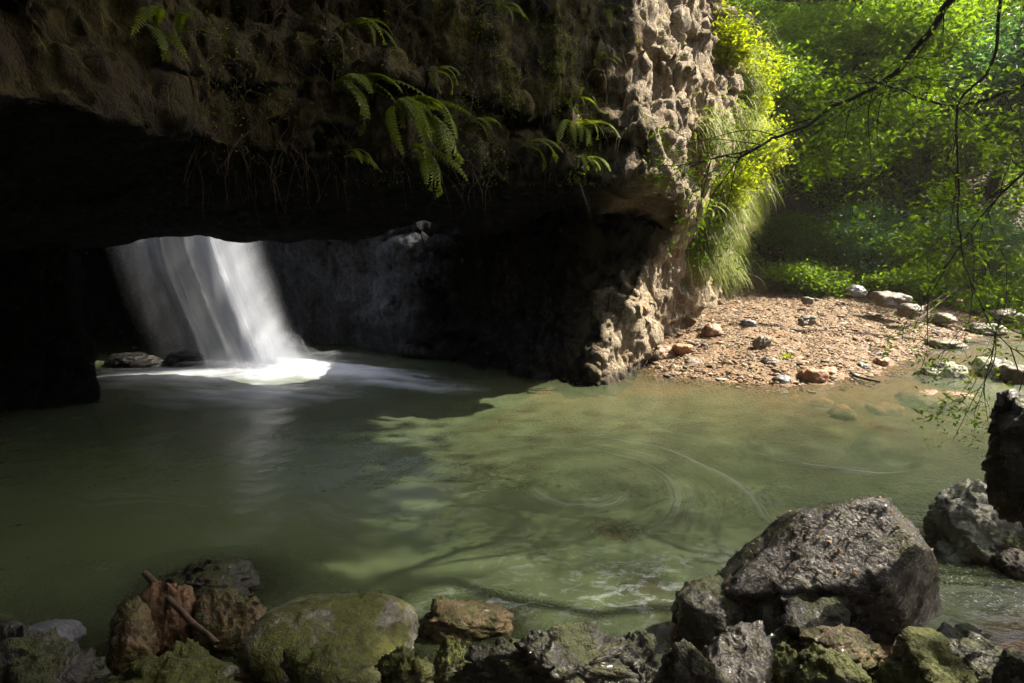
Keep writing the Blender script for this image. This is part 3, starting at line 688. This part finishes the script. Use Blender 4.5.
# ---------------------------------------------------------------- waterfall
YF=11.25
def sheet(path,widths,nv=60,nu=28,bulge=.25,edge_pow=1.0,seed=0,jit=.05,yoff=0.,top_fade=0,bot_fade=0,xoff=0.,cross=False):
    C=smooth_path(path,nv); w=np.interp(np.linspace(0,1,nv),np.linspace(0,1,len(widths)),widths)
    u=np.linspace(-1,1,nu); V=np.zeros((nv,nu,3),np.float32)
    V[...,0]=C[:,None,0]+u*w[:,None]/2; V[...,1]=C[:,None,1]+yoff-bulge*(1-u**2); V[...,2]=C[:,None,2]
    if cross: V[...,0]=C[:,None,0]+xoff; V[...,1]=C[:,None,1]+yoff+u*w[:,None]/2
    P=np.stack([V[...,0]*2.2+seed*7,V[...,2]*.35,V[...,1]*0],-1).reshape(-1,3)
    V[...,1]+=jit*fbm(P,3).reshape(nv,nu)*2; V[...,0]+=jit*fbm(P+31,2).reshape(nv,nu)
    e=np.clip((1-np.abs(u))*1.35,0,1)**1.2*np.ones((nv,1)); t=np.linspace(0,1,nv)[:,None]
    e=e*(1-bot_fade*sstep(.80,1.,t))*(1-top_fade*sstep(.2,0,t))
    fl=np.stack([u*np.ones((nv,1))*w[:,None]*.5*.35+seed*3.1,t*np.ones((1,nu))*3,0*u*np.ones((nv,1))],-1)
    i,j=np.meshgrid(np.arange(nv-1),np.arange(nu-1),indexing='ij')
    F=np.stack([i*nu+j,i*nu+j+1,(i+1)*nu+j+1,(i+1)*nu+j],-1).reshape(-1,4)
    return mesh_np('falling_sheet',V.reshape(-1,3),F,attrs={'edge':('POINT',e.ravel()),'flow':('POINT',fl.reshape(-1,3))})
def P_(px,py,y=YF): return at_y(px,py,y)
foot=at_z(250,368,0)
wf=empty('waterfall',(foot.x,foot.y,0),'white silky waterfall dropping through the hole in the cave roof','waterfall')
def wpart(name,me,mat):
    me.transform(Matrix.Translation(-Vector(wf.location))); return link(name,me,mat,wf)
main=[P_(140,30),P_(168,120),P_(193,238),P_(212,290),P_(232,335),P_(248,372)]
px=lambda n:n/FPX*YF
for q in range(6):
    wpart('main_stream',sheet(main,[px(84+8*(q%3)),px(96+8*(q%3)),px(112+6*(q%3)),px(104+8*(q%3)),px(112),px(136)],seed=q,yoff=.10*q,bulge=.30,jit=.015,bot_fade=.3),M['fall'])
for q in range(2):
    wpart('right_stream',sheet([P_(190,30),P_(205,150),P_(218,238),P_(240,290),P_(262,335),P_(282,370)],[px(24),px(28),px(34),px(40),px(46),px(56)],seed=9+q,yoff=.1+.15*q,bulge=.12,jit=.015,bot_fade=.5),M['veil'])
for q in range(3):
    wpart('main_stream',sheet(main,[px(60),px(62),px(64),px(64),px(66),px(76)],seed=30+q,xoff=px(-24+24*q),yoff=.12,jit=.015,bot_fade=.3,cross=True),M['fall'])  # edge-on sheets added to block sun passing between the others
for q in range(3):
    wpart('thin_curtain',sheet([P_(110,30),P_(128,150),P_(142,240),P_(158,290),P_(176,335),P_(188,372)],[px(70),px(84),px(96),px(96),px(96),px(96)],seed=5+q,yoff=.25+.2*q,bulge=.2,jit=.02,bot_fade=.7),M['veil'])
# the white hump where it lands: nested soft shells
D,F5=ico(4)
for q,(cx,cy,rx,ry_,rz) in enumerate([(258,372,.95,.6,.50),(282,368,.75,.5,.62),(325,370,1.25,.5,.36),(225,378,1.2,.55,.28),(375,378,1.1,.3,.14)]):
    c=at_z(cx,cy,0); n_=fbm(D*1.7+q*9,3)
    V=D*(1+.28*n_[:,None])*np.array([rx,ry_,rz],np.float32)+np.array(c,np.float32); V[:,2]=np.maximum(V[:,2],-.05)
    e=np.clip(sstep(.02,.45,D[:,2]-.25*n_)*.0+sstep(1.0,-.1,np.sqrt(D[:,0]**2+(D[:,2]-.1)**2))+.05,0,1)*sstep(-.1,.25,D[:,2])
    wpart('splash',mesh_np('splash',V,F5,attrs={'edge':('POINT',e),'flow':('POINT',D*np.array([1.2,1,.5],np.float32))}),M['splash'])
# ---------------------------------------------------------------- trees and shrubs
def crown_pts(blobs,n_cl,per,r,shell=.55,spray=.35):
    vol=np.array([b[3]*b[4]*b[5] for b in blobs]); w=vol**.75; w/=w.sum(); C=[]
    for b in r.choice(len(blobs),n_cl,p=w):
        x,y,z,rx,ry,rz=blobs[b]; d=r.normal(size=3); d/=np.linalg.norm(d); q=shell+(1-shell)*r.random()**.6
        C.append((x+d[0]*rx*q,y+d[1]*ry*q,z+d[2]*rz*q))
    C=np.array(C); out=np.repeat(C,per,0)+r.normal(size=(len(C)*per,3))*np.array([spray,spray,spray*.45]); return out
def tree(name,label,base,height,blobs,mat,n_cl=160,per=26,leaf=.16,trunk_r=.16,seed=1,bark='bark',cat='tree',group=None,spray=.32,lean=(0,0),trunk=True,asp=.45,droop=.25):
    r=np.random.default_rng(seed); b=Vector(base)
    e=empty(name,b,label,cat,group)
    top=Vector((lean[0],lean[1],height))
    if trunk:
        path=[Vector((0,0,-.3)),top*.3+Vector((r.normal()*.15,r.normal()*.15,0)),top*.65+Vector((r.normal()*.2,r.normal()*.2,0)),top]
        P=smooth_path(path,14); V,F=tube(P,np.linspace(trunk_r*1.25,trunk_r*.3,14),9)
        V=V+.15*trunk_r*fbm(V*3,2)[:,None]
        link('trunk',mesh_np('trunk',V,F),M[bark],e)
        for k,bl in enumerate(blobs):
            s=P[int(np.clip(np.argmin(np.abs(P[:,2]-(bl[2]-bl[5]*.8))),3,12))]; t=np.array(bl[:3])
            m_=(s+t)/2+r.normal(size=3)*.2; LP=smooth_path([s,m_,t],8)
            V,F=tube(LP,np.linspace(trunk_r*.5,trunk_r*.1,8),6); link('limb',mesh_np('limb',V,F),M[bark],e)
    C=crown_pts(blobs,n_cl,per,r,spray=spray)
    V,F,rn=leaves_np(C.astype(np.float32),r.uniform(.65,1.25,len(C))*leaf,seed=seed,droop=droop,asp=asp)
    rn=np.clip(.65*rn+.35*np.repeat(r.random(n_cl),per),0,1)
    link('crown',mesh_np('crown',V,F,False,{'rnd':('FACE',rn)}),M[mat],e)
    return e
def B(*a): return [tuple(x) for x in a]
def tpx(px,Y): 
    x=(px-512)/FPX*Y*.99; return (x,Y,gz(x,Y)-.05)
G_T='trees on the slope behind the gravel bank'
def std_blobs(r,h,w,n):
    return [(r.normal()*w*.55,r.normal()*w*.5,h*r.uniform(.30,1.0),w*r.uniform(.45,.7),w*r.uniform(.45,.7),w*r.uniform(.35,.55)) for _ in range(n)]
TREES=[('bushy mid green tree behind the cliff edge, thin leaning trunk',770,21.5,6.5,'leaf_mid',2.3,9),('tall tree with dense mid green leaves behind the bank, second from the cliff',838,22.5,8.5,'leaf_mid',2.5,10),
 ('dark leaved tree in the middle of the slope',890,24.5,8.0,'leaf_dark',2.6,9),('broad light green tree on the slope under the long bough',930,21.8,7.5,'leaf_mid',2.5,9),
 ('blue green tree near the right edge of the slope',985,22.5,7.0,'leaf_blue',2.4,9),('tall dark tree at the far right of the slope',1040,21.0,8.5,'leaf_dark',2.6,10),
 ('slender tree high up the slope behind the others',810,27,8,'leaf_dark',2.8,8),('pale leaved tree high up the slope at right',955,27,9,'leaf_mid',3.0,9)]
for i,(lb,px_,Yt,h,mt,w,n) in enumerate(TREES):
    r=np.random.default_rng(300+i)
    tree('tree',lb,tpx(px_,Yt),h,std_blobs(r,h,w,n),mat=mt,n_cl=700,per=22,leaf=.20,seed=310+i,group=G_T,trunk_r=.15,lean=(r.normal()*.5,r.normal()*.4))
# undergrowth shrubs along the top of the bank
SH=[('sunny light green shrub in front of the shaded gap by the cliff',806,19.2,(1.3,.8,.4),'leaf_mid',.5),('pale green shrub at the back between the two blue green ones',948,18.8,(1.1,.9,.8),'leaf_mid',.9),('leafy shrub reaching down over the back edge of the gravel',890,18.9,(.9,.8,.6),'leaf_mid',.6),('blue green glossy shrub at the back of the gravel',862,19.6,(1.5,1.2,1.25),'leaf_blue',1.5),('small dark shrub left of the blue green one',812,19.9,(1.1,.9,.9),'leaf_dark',1.0),
 ('bright leafy shrub right of the blue green one',915,19.4,(1.2,1.0,.9),'leaf_mid',1.1),('dark blue green shrub near the right edge',985,19.3,(1.6,1.2,1.3),'leaf_blue',1.5),
 ('low shrub in shade behind the cliff foot',775,20.2,(.9,.7,.6),'leaf_dark',.7),('spreading green shrub at the right edge',1035,17.5,(1.3,1.1,.9),'leaf_mid',1.0)]
for i,(lb,px_,Yt,rr,mt,zc) in enumerate(SH):
    x,y,z=tpx(px_,Yt); r=np.random.default_rng(400+i)
    bl=[(r.normal()*rr[0]*.5,r.normal()*rr[1]*.4,zc+r.normal()*rr[2]*.4,rr[0]*.65,rr[1]*.65,rr[2]*.6) for _ in range(6)]
    tree('shrub',lb,(x,y,z),zc,bl,mt,n_cl=300,per=20,leaf=.13,seed=410+i,trunk_r=.04,cat='shrub',group='shrubs behind the gravel bank',spray=.2)
# low plants at the water's far edge
for i,(lb,px_,py_,s) in enumerate([('low leafy plant beside the large grey stone',916,300,.5),('light green plant left of the bare dead branch',940,304,.55),('spreading weed at the far water edge',968,312,.55),('leafy weed at the right edge of the far bank',1008,306,.6),('tiny bright green weed in the middle of the gravel',786,362,.16),('small weed under the shaded shrubs',768,286,.35),('fresh green weed at the back of the bank',822,290,.3),('weed growing among the far stones',985,298,.5)]):
    p=at_z(px_,py_,.4)
    for _ in range(5): p=at_z(px_,py_,gz(p.x,p.y))
    tree('weed',lb,p,s,[(0,0,s*.45,s*.8,s*.7,s*.4)],'leaf_mid' if s>.2 else 'leaf_yel',n_cl=int(30+40*s),per=9,leaf=.055+.09*s,seed=450+i,trunk=False,cat='weed',group='low plants of the far bank',spray=.1*s+.03)
# ground cover over the wooded slopes
n=110000; r=np.random.default_rng(12)
P=np.stack([r.uniform(3,30,n),r.uniform(19.7,38,n)],1).astype(np.float32); z,_,_=ground_h(P[:,0][None],P[:,1][None]); z=z[0]
keep=(z>1.0)&(fbm(np.c_[P*.5,z*.5],3)>-.35); P=P[keep]; z=z[keep]
V,F,rn=leaves_np(np.c_[P,z+r.uniform(.0,.7,len(P))**1.5],r.uniform(.12,.26,len(P)),seed=13,tilt=1.0)
tag(link('undergrowth',mesh_np('undergrowth',V,F,False,{'rnd':('FACE',rn)}),M['leaf_mid']),'leafy green undergrowth covering the gorge side','undergrowth',kind='stuff')

# unseen trees, added so their crowns shade the pool, rock face and cave
SHADE_T=[('unseen dense tree at right, crowns placed to keep sun off the left pool',14.0,1.0,17,[(4.2,6.0,14.6,2.4,2.0,1.5),(7.0,6.0,14.6,2.6,2.0,1.6),(9.2,6.0,15.0,1.8,2.0,1.7),(5.0,8.8,15.2,2.4,1.8,1.4),(7.6,9.2,15.4,2.4,1.8,1.5),(9.5,8.8,15.4,1.8,1.5,1.4),(4.0,10.4,16.2,2.2,1.4,1.2),(7.5,4.2,13.6,2.6,1.8,1.5)]),
 ('unseen thin leaved tree at right, crowns placed to soften sun on the right pool',21.0,9.0,23,[(15.2,7.0,20,3.2,2.6,1.6),(18.6,7.4,20,3.2,2.6,1.6),(22,8.0,20.4,3.2,2.6,1.8),(16.0,9.9,20.4,3.0,1.9,1.5),(19.2,10.2,20.4,3.0,1.9,1.5),(22.4,10.4,20.8,3.0,1.9,1.5),(25,8.5,21,3,2.6,1.8)]),
 ('unseen airy tree at right, crown placed to thin the sun entering the cave',15.6,15.2,22,[(9.4,14.2,20,2.6,1.9,1.5),(12.2,14.5,20.4,2.6,1.9,1.5),(10.8,15.6,21,2.8,1.6,1.4),(14.6,15.8,20.6,1.8,1.5,1.4)]),
 ('unseen broad tree at the rear, crowns placed to cut sky light from behind',3.4,-5.5,10,[(2.5,-5.2,7.2,3.2,2.4,1.6),(-1.0,-4.4,8.0,3.0,2.6,2.0),(6.5,-5.4,7.8,3.2,2.8,1.8)]),
 ('unseen tree behind the camera, crowns placed to darken the left pool and face',-1.2,-5.0,10,[(-.4,1.4,8.4,2.6,2.2,1.3),(-.6,4.0,9.6,2.4,1.7,1.0),(-1.0,-2.0,7.6,2.6,2.2,1.4),(-2.6,5.6,9.6,2.6,1.7,.9),(1.6,-.8,8.8,2.2,1.8,1.2),(-2.2,4.1,7.2,2.0,1.2,1.1),(-2.2,2.2,6.4,1.7,1.3,1.1),(-2.9,5.0,7.0,1.7,1.0,.8),(-.6,5.5,7.4,1.8,.9,.9),(-.9,3.0,7.2,1.6,1.2,1.0)]),
 ('unseen slim tree at right, crowns placed to thicken the shade',10.2,-.5,10,[(10.6,1.4,9.2,2.6,2.4,1.6),(13.6,1.6,9.6,2.6,2.6,2.0),(11.5,-3.5,9.0,3.,2.8,2.2)])]
for i,(lb,x,y,h,bl) in enumerate(SHADE_T):
    z=gz(x,y)-.1
    tree('tree',lb,(x,y,z),h-1.5,[(a-x,b-y,c-z,d,e_,f_) for a,b,c,d,e_,f_ in bl],'leaf_mid',n_cl=(300 if i==1 else 66 if i==2 else 150)*len(bl)+100,per=24,leaf=.11 if i in(1,2) else .40,seed=510+i,group='unseen shade trees',spray=.7 if i in(1,2) else .42,trunk_r=.06 if i==1 else .10 if i in(0,2) else .18)

# ---------------------------------------------------------------- the bough that hangs into the picture
def bz(pts,Y): return [at_y(a,b,Y if not isinstance(Y,(list,tuple)) else Y[i]) for i,(a,b) in enumerate(pts)]
root=Vector((9.6,4.0,gz(9.6,4.0)-.2))
ht=empty('overhanging_tree',root,'thin dark tree at right whose bare boughs hang across the green slope','tree')
def kink(P,a):
    k=.9*a*np.stack([fbm(P*2.6+11*q,3) for q in range(3)],1)*1.6; k[0]=0; return P+k
def hpart(name,paths,mat,n=6):
    V,F=merge([tube(kink(smooth_path(p,max(8,6*len(p))),rr[0]),np.interp(np.linspace(0,1,max(8,6*len(p))),[0,1],rr),n) for p,rr in paths])
    me=mesh_np(name,V,F); me.transform(Matrix.Translation(-root)); return link(name,me,mat,ht)
b1=bz([(1130,-330),(1010,-110),(952,0),(905,62),(862,95),(800,127),(748,150),(690,165)],[5.2,5.4,5.6,5.8,5.9,6.0,6.1,6.2])
b2=bz([(1200,20),(1090,62),(1024,84),(965,106),(925,100),(884,84),(856,72)],[5.2,5.3,5.5,5.7,5.8,6.0,6.1])
b3=bz([(1060,-260),(1010,-60),(1000,20),(985,75),(958,105),(957,180),(960,250),(978,300),(1008,345),(1030,352)],[5.2,5.3,5.4,5.5,5.6,5.5,5.4,5.3,5.2,5.1])
b4=bz([(1180,60),(1080,130),(1024,172),(990,205),(950,262),(925,300)],[5.0,5.1,5.3,5.5,5.6,5.7])
hpart('trunk',[([root+Vector((0,0,-.2)),root+Vector((.1,0,2)),root+Vector((-1.4,.5,5.4)),b1[0]],(.13,.04))],M['bark_dark'],9)
hpart('bough',[(b1,(.042,.005))],M['bark_dark']); hpart('bough',[([root+Vector((.1,0,2))]+b2,(.026,.004))],M['bark_dark'])
hpart('bough',[([b1[0]]+b3,(.018,.003))],M['bark_dark']); hpart('bough',[([root+Vector((.1,0,2.2))]+b4,(.020,.003))],M['bark_dark'])
tw=[]; tips=[]; r=np.random.default_rng(21)
def twig(p,d,L,rad,depth=0):
    p=np.array(p,float); d=np.array(d,float); d/=np.linalg.norm(d); pts=[p]; 
    for k in range(4):
        d=d+r.normal(size=3)*.22+np.array([0,0,-.10]); d/=np.linalg.norm(d); pts.append(pts[-1]+d*L/4)
    tw.append((pts,(rad,rad*.35))); tips.extend(pts[2:])
    if depth<2:
        for k in range(2): twig(pts[r.integers(1,4)],d+r.normal(size=3)*.6,L*.55,rad*.6,depth+1)
for bb,n in ((b1,16),(b2,13),(b3,13),(b4,10)):
    SP=smooth_path(bb,40)
    for k in range(n):
        i=int(r.integers(12,39)); t=SP[i]-SP[i-1]
        twig(SP[i],t/np.linalg.norm(t)+r.normal(size=3)*.7+np.array([0,0,-.35]),r.uniform(.5,1.3),.0055)
# two hanging twigs below the long bough, seen against the lit grass
for pts in (bz([(742,152),(724,178),(712,195),(706,215),(716,228)],6.05),bz([(760,145),(738,160),(730,190),(722,226)],6.05),bz([(748,150),(690,163),(640,166)],6.1)): tw.append(([Vector(p) for p in pts],(.009,.003)))
hpart('twigs',tw,M['bark_dark'],5)
tips=np.array(tips); C=np.repeat(tips,4,0)+r.normal(size=(len(tips)*4,3))*.06
V,F,rn=leaves_np(C.astype(np.float32),r.uniform(.035,.075,len(C)),seed=22,droop=.3); me=mesh_np('foliage',V,F,False,{'rnd':('FACE',rn)}); me.transform(Matrix.Translation(-root)); link('foliage',me,M['leaf_mid'],ht)

# ---------------------------------------------------------------- ferns
def frond_mesh(L,seed,w=.16,pairs=20,droop=1.0):
    """one arching frond along +x with drooping tip"""
    r=np.random.default_rng(seed); t=np.linspace(0,1,24); ang=.6-droop*1.9*t
    x=np.cumsum(np.cos(ang))*L/24; z=np.cumsum(np.sin(ang))*L/24; y=.06*L*np.sin(t*2+seed)
    P=np.stack([x,y,z],1); Vs=[];Fs=[];o=0
    tv,tf=tube(P,np.linspace(.006,.0015,24)*L/.7,4); 
    V=[];F=[]
    for k in range(pairs):
        s=.10+.88*k/pairs; p=np.array([np.interp(s,t,P[:,q]) for q in range(3)]); q2=np.array([np.interp(min(1,s+.03),t,P[:,q]) for q in range(3)]); d=q2-p; d/=np.linalg.norm(d)+1e-9
        side=np.cross(d,[0,0,1.]); side/=np.linalg.norm(side)+1e-9; up=np.cross(side,d)
        ln=w*L*math.sin(math.pi*(.12+.86*s))**.7*r.uniform(.85,1.1)
        for sg in (-1,1):
            dd=side*sg*.92+d*.40-up*.22; wd2=d*L/pairs*.42
            V+= [p-wd2*.8,p+dd*ln*.5-wd2*.9+up*.01,p+dd*ln,p+dd*ln*.5+wd2*.9+up*.01,p+wd2*.8]
            b=len(V)-5; F.append((b,b+1,b+2,b+3)); F.append((b,b+3,b+4,b+4))
    V=np.array(V); F4=np.array([f for f in F if f[2]!=f[3]]); F3=np.array([f[:3] for f in F if f[2]==f[3]])
    off=len(tv); Vall=np.concatenate([tv,V]); nF=len(tf)+len(F4)+len(F3)
    return mesh_np('frond',Vall,[tf,F4+off,F3+off],False,{'rnd':('FACE',r.random(nF)*.5+.5*r.random())})
FR=[frond_mesh(1.0,s,w=.075+.02*(s%3),pairs=18+2*(s%4),droop=.75+.12*s) for s in range(6)]
for f in FR: f.materials.append(M['fern'])
def fern(label,px,py,n,L,seed,spread=1.0,toward=None):
    p,nr=hit(px,py)
    if p is None: return
    r=np.random.default_rng(seed); e=empty('fern',p-nr*.03,label,'fern','ferns growing on the cliff')
    base=math.atan2(nr.y,nr.x)
    for k in range(n):
        a=base+spread*(k-(n-1)/2)/max(1,n-1)*2.0+r.normal()*.15
        if toward is not None: a=toward+spread*r.normal()*.45
        o=link('frond',FR[int(r.integers(6))],None,e); s=1.15*L*r.uniform(.7,1.15); o.scale=(s,s,s)
        o.rotation_euler=(r.normal()*.25,r.uniform(-.25,.45),a)
FERNS=[('large fern with long fronds arching right, on the dark rock above the fall',335,92,8,1.05,1,.9,-.5),('biggest clump of fronds drooping to the right over the dark cave mouth',398,112,14,1.05,2,.8,-.55),
 ('single drooping fern low over the cave mouth, left of the biggest clump',342,158,3,.55,3,.5,-.3),('fern hanging under the biggest clump',408,150,6,.75,4,.5,-.5),('small fern right of the biggest clump',470,122,3,.5,5,.6,-.3),
 ('pair of bright fronds left of the lit cliff',520,148,3,.6,6,.5,-.4),('bright yellow green fern at the edge of the lit cliff',575,130,12,.7,7,1.1,None),('small bright fern beneath the yellow green one',580,160,7,.5,8,1.0,None),
 ('little fern half way up the brown face beside the lit rock',578,98,4,.35,9,1.0,None),('fern tuft at the very top of the lit cliff',612,12,5,.45,10,1.0,None),('dim fern in the dark upper left',150,28,4,.7,11,.5,-1.0),('dim drooping fern right of the dim upper left one',176,40,3,.6,12,.5,-.6),
 ('fern below the top edge in the middle of the brown face',352,28,5,.6,13,.8,-.6),('small fern above the biggest clump',432,72,4,.5,14,.8,-.5),('fern high on the brown face near the top edge',500,6,5,.5,15,1.0,None),('tiny fern on the pale rock',600,60,4,.3,16,1.0,None),('leafy fern at the lower corner of the hanging grass',705,208,5,.6,17,1.0,None),('fern on the ledge below the long bough tip',690,196,4,.45,18,1.0,None)]
for lb,px_,py_,n,L,sd,sp,tw_ in FERNS: fern(lb,px_,py_,n,L,sd,sp,tw_)
# fern on the dark rock at the right edge
o=[q for q in COL.objects if q.get('label','').startswith('tall dark mossy rock at the right')][0]
e=empty('fern',o.location+Vector((-.12,-.1,o.dimensions.z*.46)),'dark little fern on top of the tall rock at the right edge','fern')
for k in range(7):
    f=link('frond',FR[k%6],None,e); f.scale=(.28,.28,.28); f.rotation_euler=(0,-.2,k*.9)

# ---------------------------------------------------------------- hanging grass and creepers on the lit edge of the cliff
def grass_mesh(n,L,seed,nr):
    r=np.random.default_rng(seed); V=[];F=[]
    nx=np.array([nr.x,nr.y,0]); nx/=np.linalg.norm(nx)+1e-6; tx=np.array([-nx[1],nx[0],0])
    for k in range(n):
        p=tx*r.normal()*.26+np.array([0,0,r.normal()*.22]); d=nx*r.uniform(.4,1.0)+tx*r.normal()*.45+np.array([0,0,r.uniform(-.1,.7)]); d/=np.linalg.norm(d); l=L*r.uniform(.55,1.1); w=r.uniform(.006,.013)
        b=len(V); s=np.cross(d,[0,0,1.]); s/=np.linalg.norm(s)+1e-6
        for q in range(6):
            ww=w*(1-q/5.2); V+=[p-s*ww,p+s*ww]; d=d+np.array([0,0,-.42])+r.normal(size=3)*.05; d/=np.linalg.norm(d); p=p+d*l/5
        for q in range(5): F.append((b+2*q,b+2*q+1,b+2*q+3,b+2*q+2))
    F=np.array(F); return mesh_np('hanging_grass',np.array(V),F,False,{'rnd':('FACE',np.repeat(r.random(n),5))})
GR=[('hanging grass tuft at the foot of the lit edge, just left of the shaded trees',700,250,.95),('long grass tuft below the bough crossing',716,228,1.0),('wide drooping grass tuft in full sun half way up the edge',740,170,1.15),('grass tuft hanging right of the widest one',756,190,1.1),('grass tuft near the shaded gap by the trees',764,225,1.0),('short grass tuft low beside the gravel',735,262,.7),('grass tuft above the bough on the lit edge',738,120,.9),('grass tuft high on the lit edge',748,84,.8),('topmost grass tuft on the lit edge',735,40,.7),('grass tuft between the two lowest ones',722,205,.9),('grass tuft under the yellow creeper',756,140,1.0),('small grass tuft on the pale rock left of the edge',712,130,.6),('bushy grass tuft above the foot of the lit edge',708,226,1.0),('grass tuft hanging lowest over the gravel',722,268,.8),('grass tuft in front of the small creeper',730,192,1.0),('pale grass tuft on the outer edge by the trees',768,150,1.0)]
for i,(lb,px_,py_,L) in enumerate(GR):
    p,nr=hit(px_,py_)
    if p is None: continue
    tag(link('hanging_grass',grass_mesh(300,L*1.15,600+i,nr),M['grass'],loc=p-nr*.02),lb,'grass tuft','grass hanging from the cliff edge')
CR=[('yellow green creeper at the top of the lit edge',752,18,.9),('sunlit yellow creeper below the topmost one',748,70,.95),('creeper beside the bough on the lit edge',756,112,.8),('leafy creeper on the left of the lit strip',728,50,.6),('creeper at the middle of the lit edge',744,150,.6),('small creeper at the lower end of the strip',722,188,.45),('broad creeper hanging against the shaded trees at the top',764,40,1.0),('creeper spilling towards the trees below the broad one',768,96,.9)]
for i,(lb,px_,py_,w) in enumerate(CR):
    p,nr=hit(px_,py_)
    if p is None: continue
    r=np.random.default_rng(640+i); bl=[(nr.x*.3+r.normal()*w*.4,nr.y*.3+r.normal()*w*.4,r.normal()*w*.5,w*.5,w*.5,w*.6) for _ in range(4)]
    tree('creeper',lb,p,w,bl,'leaf_yel',n_cl=130,per=15,leaf=.12,seed=650+i,trunk=False,cat='creeper',group='creepers on the lit cliff edge',spray=.16)
# rootlets and dry stems trailing over the brown face
r=np.random.default_rng(31); V=[];F=[];o=0
for k in range(620):
    px_,py_=r.uniform(190,640),r.uniform(0,175)
    p,nr=hit(px_,py_)
    if p is None: continue
    L=r.uniform(.15,.8); d=np.array(nr)*.6+r.normal(size=3)*.35+np.array([0,0,-.4]); pts=[np.array(p)]
    for q in range(5):
        d=d/np.linalg.norm(d); pts.append(pts[-1]+d*L/5); d=d+np.array([0,0,-.35])+r.normal(size=3)*.18
    v,f=tube(pts,np.linspace(.0032,.0012,6),3); V.append(v);F.append(f+o);o+=len(v)
F=np.concatenate(F); tag(link('rootlets',mesh_np('rootlets',np.concatenate(V),F,False,{'rnd':('FACE',np.repeat(r.random(len(F)//15),15))}),M['root']),'thin brown roots and dry stems trailing over the rock face','roots',kind='stuff')
# moss and little leaves on the brown face and on the pale rock's edges
C=[];U_=[]
for k in range(6500):
    px_,py_=r.normal(575,55),r.uniform(0,185)
    if r.random()<.35: px_=r.uniform(200,560)
    p,nr=hit(px_,py_)
    if p is None or fbm(np.array([[p.x*1.4,p.y*1.4,p.z*.5]]),3)[0]<.05: continue
    C.append(np.array(p)+np.array(nr)*.03); U_.append(np.array(nr))
C=np.array(C,np.float32); V,F,rn=leaves_np(C,r.uniform(.02,.06,len(C)),up=np.array(U_),seed=33,droop=.6)
tag(link('cliff_moss',mesh_np('cliff_moss',V,F,False,{'rnd':('FACE',rn)}),M['fern']),'small leaves and moss patches clinging to the rock face','moss',kind='stuff')

# ---------------------------------------------------------------- sticks
def stick(name,label,pts,r0,r1,mat,cat):
    V,F=tube(smooth_path(pts,16),np.linspace(r0,r1,16),7); c=np.array(pts[0],np.float32); V=V+.25*r0*fbm(V*9,2)[:,None]
    return tag(link(name,mesh_np(name,V-c,F),mat,loc=pts[0]),label,cat)
stick('stick','thin straight stick leaning over the brown stone at lower left',[at_z(145,573,.30),at_z(178,608,.36),at_z(217,644,.42)],.022,.016,M['stick'],'stick')
stick('dead_branch','bare pale dead branch lying at the far bank by the weeds',[at_z(898,322,.3),at_z(925,306,.5),at_z(965,282,1.1)],.03,.012,M['stick'],'branch')
stick('dead_branch','dark bent branch at the waters edge by the reddish stone',[at_z(846,366,.06),at_z(856,376,.05),at_z(880,382,.04)],.03,.02,M['bark_dark'],'branch')
stick('dead_branch','dark forked branch lying across the far weeds',[at_z(900,330,.25),at_z(920,318,.5),at_z(958,288,1.0)],.022,.01,M['bark_dark'],'branch')
stick('twig','dry twig standing in front of the huge slab',[at_z(886,674,.35),at_z(890,655,.45),at_z(896,640,.5)],.008,.004,M['bark'],'twig')


# ---------------------------------------------------------------- the damp air of the gorge
def haze(dens):
    bpy.context.view_layer.update(); lo=[1e9]*3; hi=[-1e9]*3
    for o in COL.objects:
        if o.type!='MESH': continue
        for c in o.bound_box:
            w=o.matrix_world@Vector(c)
            for q in range(3): lo[q]=min(lo[q],w[q]); hi[q]=max(hi[q],w[q])
    lo=[v-1 for v in lo]; hi=[v+1 for v in hi]
    V=np.array([[(lo,hi)[a][0],(lo,hi)[b][1],(lo,hi)[c][2]] for a in (0,1) for b in (0,1) for c in (0,1)])
    F=np.array([[0,1,3,2],[4,6,7,5],[0,4,5,1],[2,3,7,6],[0,2,6,4],[1,5,7,3]])
    m=bpy.data.materials.new('haze'); m.use_nodes=True; t=m.node_tree; t.nodes.clear()
    v=t.nodes.new('ShaderNodeVolumePrincipled'); v.inputs['Color'].default_value=(1,.97,.90,1); v.inputs['Density'].default_value=dens; v.inputs['Anisotropy'].default_value=.2
    out=t.nodes.new('ShaderNodeOutputMaterial'); t.links.new(v.outputs[0],out.inputs['Volume'])
    tag(link('haze',mesh_np('haze',V,F,False),m),'thin damp air hanging in the gorge','haze',kind='stuff')
haze(.0005)
